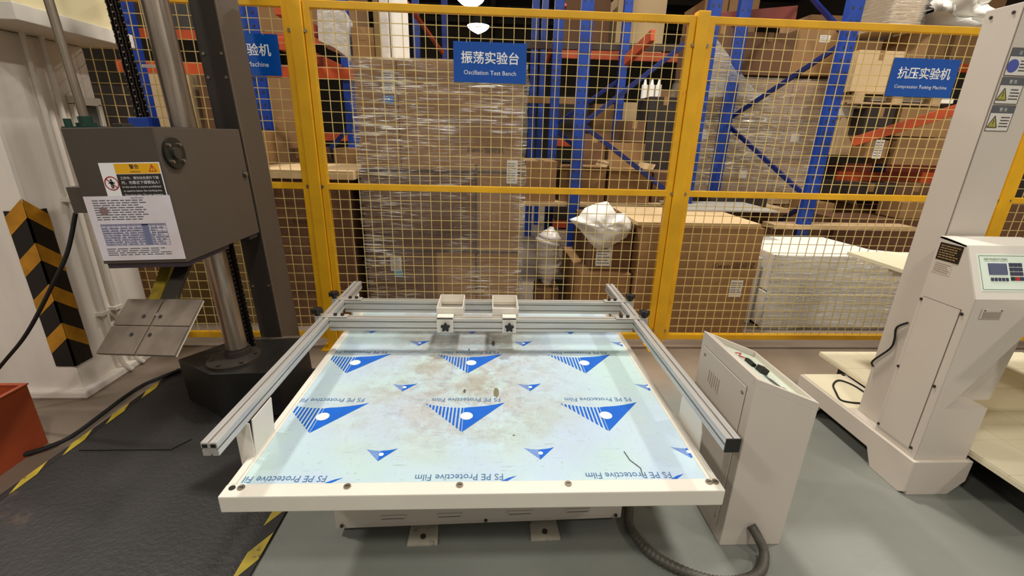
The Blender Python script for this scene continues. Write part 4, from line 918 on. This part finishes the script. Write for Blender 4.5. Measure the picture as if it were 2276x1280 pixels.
# dark gap items
pcarton(1195, 620, 1262, 668, 4.0, .3, darkpk, 'dark box on the floor in the gap beside the wrapped load', tape=False)
o = MB(); c = at(1218, 560, y=3.75)
bp_ = smoothpath([(c.x+.02, c.y, .78), (c.x+.01, c.y, .70), (c.x-.01, c.y, .60), (c.x, c.y, .48), (c.x+.01, c.y, .36), (c.x, c.y, .262)], 6)
rr_ = [.018, .022, .03, .05, .07, .085, .095, .10, .105, .11, .108, .104, .10, .098, .10, .104, .105, .10, .098, .1, .104, .1, .095, .09, .08, .07, .06, .05, .045, .04, .035]
o.tube(bp_, [rr_[min(i, 30)]*(1+.09*math.sin(i*2.3)) for i in range(len(bp_))], 22)
o = o.build('plastic_bag', plastic_w); tag(o, 'silvery plastic bag hanging at the corner of the wide low carton', 'plastic bag')
carton(c.x-.1, c.x+.1, c.y-.1, c.y+.14, 0, .25, kraftd, 'small carton on the floor under the silvery plastic bag')
tag(MB().cyl((c.x+.03, 3.62, 0), (c.x+.03, 3.62, .12), .05, 16, .03).build('orange_cone_stub', orange), 'small orange plastic stub on the floor beside the plastic bag', 'plastic stub')

# racks
def frame(xa, ya, xb, yb, zt_, label, wd=.1, braces=(), m=blue, zb=0):
    t = thing('rack_frame', ((xa+xb)/2, (ya+yb)/2, zb), label, 'rack frame')
    for x, y in ((xa, ya), (xb, yb)):
        rp_ = MB().box(x-wd/2, y-.01, zb, x+wd/2, y+.06, zt_).build('rack_post', m, t, .004)
        b = MB()
        zz = .3
        while zz < min(zt_, 3.2):
            for s in (-1, 1): b.box(x+s*wd*.26-.008, y-.0112, zz, x+s*wd*.26+.008, y-.0098, zz+.022)
            zz += .1
        struct(b.build('post_slots', mdark, rp_), 'stuff')
    for p, q in braces: MB().beam(p, q, .028, .042).build('rack_brace', blued, t, .002)
    return t
A = at(1287, 300, y=4.3); B = at(1548, 300, y=4.3)
frame(A.x, 4.3, B.x, 4.3, 4.6, 'blue rack frame with diagonal braces just beyond the tan cartons', .105, [(at(1300, 272, y=4.36), at(1545, 80, y=4.36)), (at(1298, 280, y=4.36), at(1530, 462, y=4.36))])
A2 = at(1232, 250, y=5.4); B2 = at(1378, 220, y=5.9)
frame(A2.x, 5.4, B2.x, 5.9, 4.6, 'slimmer blue rack frame partly behind the nearer braced rack', .10, [(at(1236, 276, y=5.46), at(1380, 175, y=5.96)), (at(1236, 290, y=5.46), at(1300, 345, y=5.7))])
A3 = at(1613, 280, y=5.2); B3 = at(1845, 260, y=4.2)
frame(A3.x, 5.2, B3.x, 4.2, 4.8, 'blue rack frame with long braces behind the compression machine sign bay', .125, [(at(1624, 262, y=5.26), at(1868, 100, y=4.26)), (at(1622, 282, y=5.26), at(1790, 436, y=4.26)), (at(1800, -10, y=5.2), at(1872, 72, y=4.26)), (at(1716, 502, y=4.9), at(1800, 448, y=4.3))])
A4 = at(1978, 300, y=5.4); frame(A4.x, 5.4, A4.x+2.6, 5.4, 4.8, 'blue rack frame beyond the compression testing machine sign', .13)
A5 = at(594, 300, y=4.25); A6 = at(300, 140, y=4.25)
frame(A5.x, 4.25, A6.x, 4.25, 4.6, 'blue rack frame standing behind the drop test machine', .10, [(at(470, 130, y=4.3), at(590, 230, y=4.3))], zb=0)
A7 = at(779, 250, y=4.9); A8 = at(925, 80, y=8.2)
frame(A7.x, 4.9, A7.x-.9, 4.9, 4.8, 'blue rack frame in the dark gap beside the wrapped load', .10, [(at(735, 330, y=4.95), at(775, 285, y=4.95))])
frame(A8.x, 8.2, A8.x+.35, 9.4, 4.8, 'far blue rack frame seen above the wrapped load', .11)
frame(at(1185, 200, y=7).x, 7, at(1205, 200, y=8).x, 8, 4.8, 'far blue rack frame just beside the middle blue sign', .10)
def rbeam(p, q, lab, m=orange, h=.10, w_=.05): tag(MB().beam(p, q, w_, h).build('rack_beam', m, None, .004), lab, 'rack beam')
rbeam(at(1893, 316, y=4.93), at(2215, 216, y=4.3), 'bright orange rack beam sloping behind the compression machine sign')
rbeam(at(1860, 392, y=5.3), at(2110, 396, y=5.3), 'orange rack beam under the cartons beside the machine column', h=.12)
rbeam(at(1840, 372, y=6.4), at(2120, 376, y=6.4), 'dark red rack beam behind the lower orange beam', mat('beam_dark_red', (120, 44, 26), .5, var=.3), h=.12)
rbeam((-1.78, 4.3, 2.2), (-1.78, 9, 2.2), 'orange rack beam running back beside the left yellow post')
rbeam((-1.78, 4.3, 2.46), (-1.78, 9, 2.46), 'upper orange rack beam running back beside the left yellow post')
rbeam((-3.6, 4.9, 2.05), (-1.3, 4.9, 2.05), 'orange rack beam seen between chrome cylinder and machine column', h=.11)
rbeam(at(1392, 135, y=5.2), at(1452, 78, y=4.6), 'short orange beam end near the middle rack brace')
rbeam(at(1256, 10, y=6.2), at(1215, 140, y=7.2), 'thin orange strut beside the middle blue sign', h=.04, w_=.04)
rbeam(at(905, 8, y=6.5), at(984, 118, y=9.0), 'thin orange strut above the wrapped load', h=.05, w_=.05)
rbeam(at(1165, 100, y=6.6), at(1540, 108, y=6.6), 'dark rack shelf beam across the middle bay', mat('beam_dark', (62, 44, 36), .6), h=.09)
rbeam(at(1165, 222, y=6.8), at(1300, 226, y=6.8), 'tan shelf beam beside the slim blue rack post', kraft, h=.08)
rbeam(at(1575, 46, y=5.6), at(1770, 30, y=5.3), 'dark red rack beam over the big tan cartons', MATS['beam_dark_red'], h=.14)
# shelf decks at waist height
sz = at(1350, 452, y=4.42).z
tag(MB().box(.30, 4.42, sz-.04, 2.15, 5.3, sz).build('shelf_board', wood), 'pale wooden shelf board level with the middle fence rail', 'shelf board')
tag(MB().box(2.2, 4.42, sz-.06, 3.05, 5.15, sz-.02).build('shelf_board', wood), 'wooden shelf board right of the middle yellow post', 'shelf board')
# cartons on that shelf
pcarton(1166, 358, 1236, 450, 4.45, .5, kraft, 'tan carton on the pale shelf right beside the wrapped load', tape=True)
pcarton(1246, 372, 1345, 450, 4.5, .5, kraft, 'open tan carton on the pale shelf behind the blue post', flaps=True)
pcarton(1352, 378, 1446, 450, 4.5, .5, kraft, 'open tan carton on the pale shelf, second past the blue post', flaps=True)
pcarton(1450, 384, 1520, 450, 4.55, .5, kraftd, 'dark carton at the shelf end near the yellow post')
pcarton(1352, 318, 1432, 376, 5.05, .4, kraft, 'tan carton with a pale lid, topmost behind the open cartons', label=None)
pcarton(1296, 298, 1345, 372, 5.05, .4, kraftd, 'brown carton standing above the open tan carton')
pcarton(1436, 215, 1508, 378, 5.5, .5, darkpk, 'dark tall packed goods beside the middle yellow post')
pcarton(1385, 268, 1434, 318, 5.5, .5, kraftd, 'brown carton with two small white labels past the brace', label=None)
for i, (a_, b_, lab) in enumerate(((1438, 1452, 'white plastic bottle, first of three on the dark goods'), (1454, 1468, 'pale plastic bottle, middle of three on the dark goods'), (1470, 1484, 'white plastic bottle, last of three near the yellow post'))):
    x0, x1, z0, z1 = rect(a_, 172, b_, 216, 5.55); t = thing('plastic_bottle', ((x0+x1)/2, 5.75, z0), lab, 'bottle')
    r = (x1-x0)/2; MB().cyl(((x0+x1)/2, 5.75, z0), ((x0+x1)/2, 5.75, z1-.06), r, 12).build('bottle_body', foam, t); MB().cyl(((x0+x1)/2, 5.75, z1-.06), ((x0+x1)/2, 5.75, z1), r*.6, 12, r*.3).build('bottle_neck', foam, t)
# film load between the yellow post and braces
L1 = thing('wrapped_load', (2.9, 5.2, .9), 'film wrapped stack of tan cartons behind the blue braced frame', 'pallet load')
x0, x1, z0, z1 = rect(1535, 175, 1838, 452, 5.4)
nx = 3
for i in range(nx):
    for j in range(3):
        xa = x0+(x1-x0)*i/nx; za = z0+.1+(z1-z0-.1)*j/3; MB().box(xa+.004, 5.4, za+.004, xa+(x1-x0)/nx-.004, 6.1, za+(z1-z0-.1)/3-.004).build('stacked_carton', kraft, L1, .004)
        if (i+j) % 2: MB().box(xa+.1, 5.396, za+.2, xa+.2, 5.4, za+.29).build('shipping_label', paper, L1)
MB().box(x0, 5.4, z0, x1, 6.1, z0+.09).build('pallet_base', wood, L1)
wrap(x0-.01, x1+.01, 5.39, 6.11, z0+.05, z1+.01, L1, wrap_material('loose_stretch_film', .25, (232, 224, 208), .7), seed=12, amp=.03)
L1.location = L1.location
pcarton(1650, 72, 1762, 168, 5.45, .7, kraftd, 'big brown carton on top of the film wrapped stack, beside the blue post')
pcarton(1766, 66, 1868, 168, 5.45, .7, kraft, 'big tan carton on top of the film wrapped stack, under the brace', label=(at(1848, 82, y=5.35).x, at(1848, 82, y=5.35).z, .12, .07))
pcarton(1560, 55, 1640, 170, 5.5, .7, kraftd, 'brown carton beside the yellow post above the wrapped stack')
# peaked film over it
b = MB(); P_ = [at(1570, 62, y=5.25), at(1600, 95, y=5.2), at(1650, 165, y=5.2), at(1690, 215, y=5.2), at(1545, 215, y=5.25), at(1545, 120, y=5.25)]
cen = sum(P_, Vector())/6; b.add([p for p in P_]+[cen+Vector((0, -.06, 0))]+[p+Vector((0, .06, 0)) for p in P_], [(i, (i+1) % 6, 6) for i in range(6)]+[(i, (i+1) % 6, 7+(i+1) % 6, 7+i) for i in range(6)])
tag(b.build('loose_film', wrap_w), 'peaked loose clear film over cartons beside the middle yellow post', 'plastic film')
# right bay
R_ = 5.0
pcarton(1998, 240, 2128, 305, R_, .38, kraft, 'upper tan carton beside the machine column, under the sign')
pcarton(1988, 307, 2118, 368, R_, .38, kraft, 'lower tan carton beside the machine column, above the orange beam')
pcarton(1922, 240, 1984, 300, R_, .3, darkpk, 'dark goods on the shelf under the compression machine sign')
pcarton(1926, 312, 1972, 350, R_, .3, kraft, 'small tan carton with a white label below the dark goods', label=(at(1902, 330, y=5.2).x+.1, at(1902, 330, y=5.2).z, .1, .2))
pcarton(1862, 262, 1898, 345, R_+.2, .4, kraftl, 'pale narrow carton just right of the braced blue post')
pcarton(1872, 215, 1906, 258, R_+.2, .4, paper, 'white and red printed box above the pale narrow carton')
tag(MB().box(at(1935, 225, y=5.1).x, 5.1, at(2000, 222, y=5.1).z-.02, at(2120, 222, y=5.1).x, 5.9, at(2000, 222, y=5.1).z+.03).build('foam_board', foam), 'white panel lying on the dark goods under the sign', 'panel')
pcarton(1885, 408, 1985, 442, R_-.1, .5, darkpk, 'dark low box below the orange beam, beside the blue post')
pcarton(1992, 408, 2080, 442, R_-.1, .5, kraftd, 'brown low box below the orange beam, beside the column')
pcarton(1850, 487, 2060, 560, 4.45, .4, mat('deep_brown_carton', (98, 62, 38), .8, var=.12), 'long deep brown carton behind the wrapped foam block', tape=False, ground=True)
pcarton(1900, 455, 2000, 486, 4.9, .6, kraftd, 'open brown carton behind the long deep brown carton', flaps=True)
pcarton(2002, 450, 2062, 486.5, 4.47, .3, kraft, 'small tan carton on the long deep brown carton beside the machine')
pcarton(1815, 452, 1850, 500, 4.9, .5, kraft, 'narrow tan carton just past the foot of the braced blue post', ground=True)
pcarton(1852, 500, 1856, 520, 4.9, .2, kraft, 'thin tan offcut beside the long deep brown carton', tape=False, ground=True)
pcarton(1720, 455, 1770, 500, 5.4, .5, kraftd, 'brown box low down left of the braced blue post', ground=True)
carton(2.25, 2.85, 4.5, 5.0, sz-.02, sz+.07, darkpk, 'dark low bundle on the shelf above the grey board', tape=False)
pcarton(2235, 455, 2330, 545, 3.9, .6, kraftd, 'brown carton seen beyond the far yellow post', tape=False)
pcarton(2235, 360, 2330, 440, 4.9, .6, darkpk, 'dark goods seen beyond the far yellow post', tape=False)
# upper right: pallet, boards, plastic
pz_ = at(1960, 290, y=5.0).z
pallet(at(1895, 240, y=5.0).x, at(2085, 240, y=5.0).x, 5.0, 5.38, at(1990, 206, y=5.0).z-.119, lab='wooden pallet on the upper rack level above the compression sign')
pcarton(1900, 112, 2003, 205, 5.02, .35, kraftl, 'pale tan carton on the pallet above the compression sign')
pcarton(2008, 72, 2052, 205, 5.02, .35, kraft, 'tall tan carton with printed side on the upper rack pallet')
tag(MB().box(*(lambda r: (r[0], 5.6, r[2], r[1], 5.63, r[3]))(rect(1915, -30, 1998, 90, 5.6))).build('framed_board', mat('pale_lilac_board', (176, 164, 166), .5)), 'pale framed board leaning on the upper rack, right of the blue post', 'board')
b = MB(); xx0, xx1, zz0_, zz1_ = rect(2072, -60, 2215, 58, 4.9)
rnd = random.Random(4); n = 14; pts = []
for j in range(n+1):
    for i in range(n+1):
        u_, v_ = i/n, j/n; pts.append((xx0+(xx1-xx0)*u_, 4.9-.10*math.sin(u_*7+v_*3)*math.sin(v_*9)+rnd.uniform(-.03, .03), zz0_+(zz1_-zz0_)*v_+(.16*(1-u_) if j < 3 else 0)-.0*u_))
k_ = len(pts); pts += [(x, 5.36, z) for x, y, z in pts]
fs = [(j*(n+1)+i, j*(n+1)+i+1, (j+1)*(n+1)+i+1, (j+1)*(n+1)+i) for j in range(n) for i in range(n)]+[(k_+j*(n+1)+i, k_+j*(n+1)+i+1, k_+(j+1)*(n+1)+i+1, k_+(j+1)*(n+1)+i) for j in range(n) for i in range(n)]
edge = [(i) for i in range(n+1)]+[j*(n+1)+n for j in range(1, n+1)]+[n*(n+1)+i for i in range(n-1, -1, -1)]+[j*(n+1) for j in range(n-1, 0, -1)]
fs += [(edge[i], edge[(i+1) % len(edge)], k_+edge[(i+1) % len(edge)], k_+edge[i]) for i in range(len(edge))]
tag(b.add(pts, fs, True).build('plastic_sack', foam), 'big crinkled white plastic sack on the upper rack above the machine column', 'plastic sack')
L2 = thing('wrapped_load', (3.6, 5.1, 2.2), 'film wrapped cartons on the upper rack beside the white plastic sack', 'pallet load')
x0, x1, z0, z1 = rect(1985, -40, 2058, 62, 4.95); MB().box(x0, 4.95, z0, x1, 5.5, z1).build('stacked_carton', kraftl, L2, .004); wrap(x0-.01, x1+.01, 4.94, 5.51, z0, z1, L2, wrap_w, seed=5)
# upper left: plastic sheet, hanging bits, white panel
b = MB(); P_ = [at(704, 15, y=3.9), at(768, 25, y=3.9), at(776, 130, y=3.9), at(742, 105, y=3.9), at(708, 90, y=3.9)]
b.add([p for p in P_]+[p+Vector((-.05, .35, 0)) for p in P_], [(0, 1, 2, 3, 4), (9, 8, 7, 6, 5)]+[(i, (i+1) % 5, 5+(i+1) % 5, 5+i) for i in range(5)])
tag(b.build('plastic_sheeting', mat('translucent_sheeting', (196, 188, 178), .25, var=.2, scale=8, bump=.8, bscale=14)), 'crinkled white plastic sheeting over goods beside the left yellow post', 'plastic sheeting')
pcarton(782, 60, 832, 126, 4.0, .25, kraft, 'tan box standing on the wrapped load near the yellow post')
x0, x1, z0, z1 = rect(868, 5, 906, 132, 4.0); tag(MB().box(x0, 4.0, 2.02, x1, 4.05, 2.9).build('foam_board', foam), 'tall white panel standing on top of the wrapped load', 'panel')
x0, x1, z0, z1 = rect(846, 5, 868, 132, 4.0); tag(MB().box(x0, 3.98, 2.02, x1-.01, 4.1, 2.9).build('film_roll', plastic_w, None, .01), 'crinkled plastic roll between tan box and tall white panel', 'plastic roll')
x0, x1, z0, z1 = rect(833, 5, 846, 132, 4.0); tag(MB().box(x0, 3.98, 2.02, x1-.005, 4.1, 2.9).build('wooden_strip', olive), 'olive wooden strip standing beside the crinkled plastic roll', 'strip')
# filled racks in the distance
rnd = random.Random(11)
def far_row(y, xa, xb, levels, lab_c, grp, dens=.9, mats_=(kraft, kraftd, kraft, darkpk, kraftl)):
    words_ = {kraft: 'tan', kraftd: 'brown', darkpk: 'dark', kraftl: 'pale tan'}; ords = 'first second third fourth fifth sixth seventh eighth ninth tenth eleventh twelfth thirteenth fourteenth fifteenth sixteenth'.split()
    for lv, (z, h) in enumerate(levels):
        k_n = 0
        o = MB().box(xa, y, z-.12, xb, y+.06, z).build('rack_beam', orange, None, 0); tag(o, f'long orange beam of the {lab_c} rack, {["lowest", "second", "third", "fourth", "top"][lv]} level', 'rack beam')
        x = xa+.1
        while x < xb-.6:
            w_ = rnd.uniform(.35, .75)
            if rnd.random() < dens:
                hh = h*rnd.uniform(.45, .85); mm_ = rnd.choice(mats_); k_n += 1; o = MB().box(x, y+.02, z+.002, x+w_, y+.8, z+hh).build('stored_carton', mm_); tag(o, f'{words_[mm_]} carton {ords[k_n-1]} from left on the {["lowest", "second", "third", "fourth", "top"][lv]} level of the {lab_c} rack', 'carton', f'cartons on the {lab_c} rack, {["lowest", "second", "third", "fourth", "top"][lv]} level')
            x += w_+rnd.uniform(.02, .12)
far_row(7.6, 1.0, 9.6, [(.15, 1.2), (1.5, 1.1), (2.8, 1.2), (4.1, 1.2)], 'far dusky', 'g')
far_row(7.2, -7.4, -1.75, [(.15, 1.2), (1.5, 1.1), (2.8, 1.2), (4.1, 1.2)], 'deep shaded', 'g')
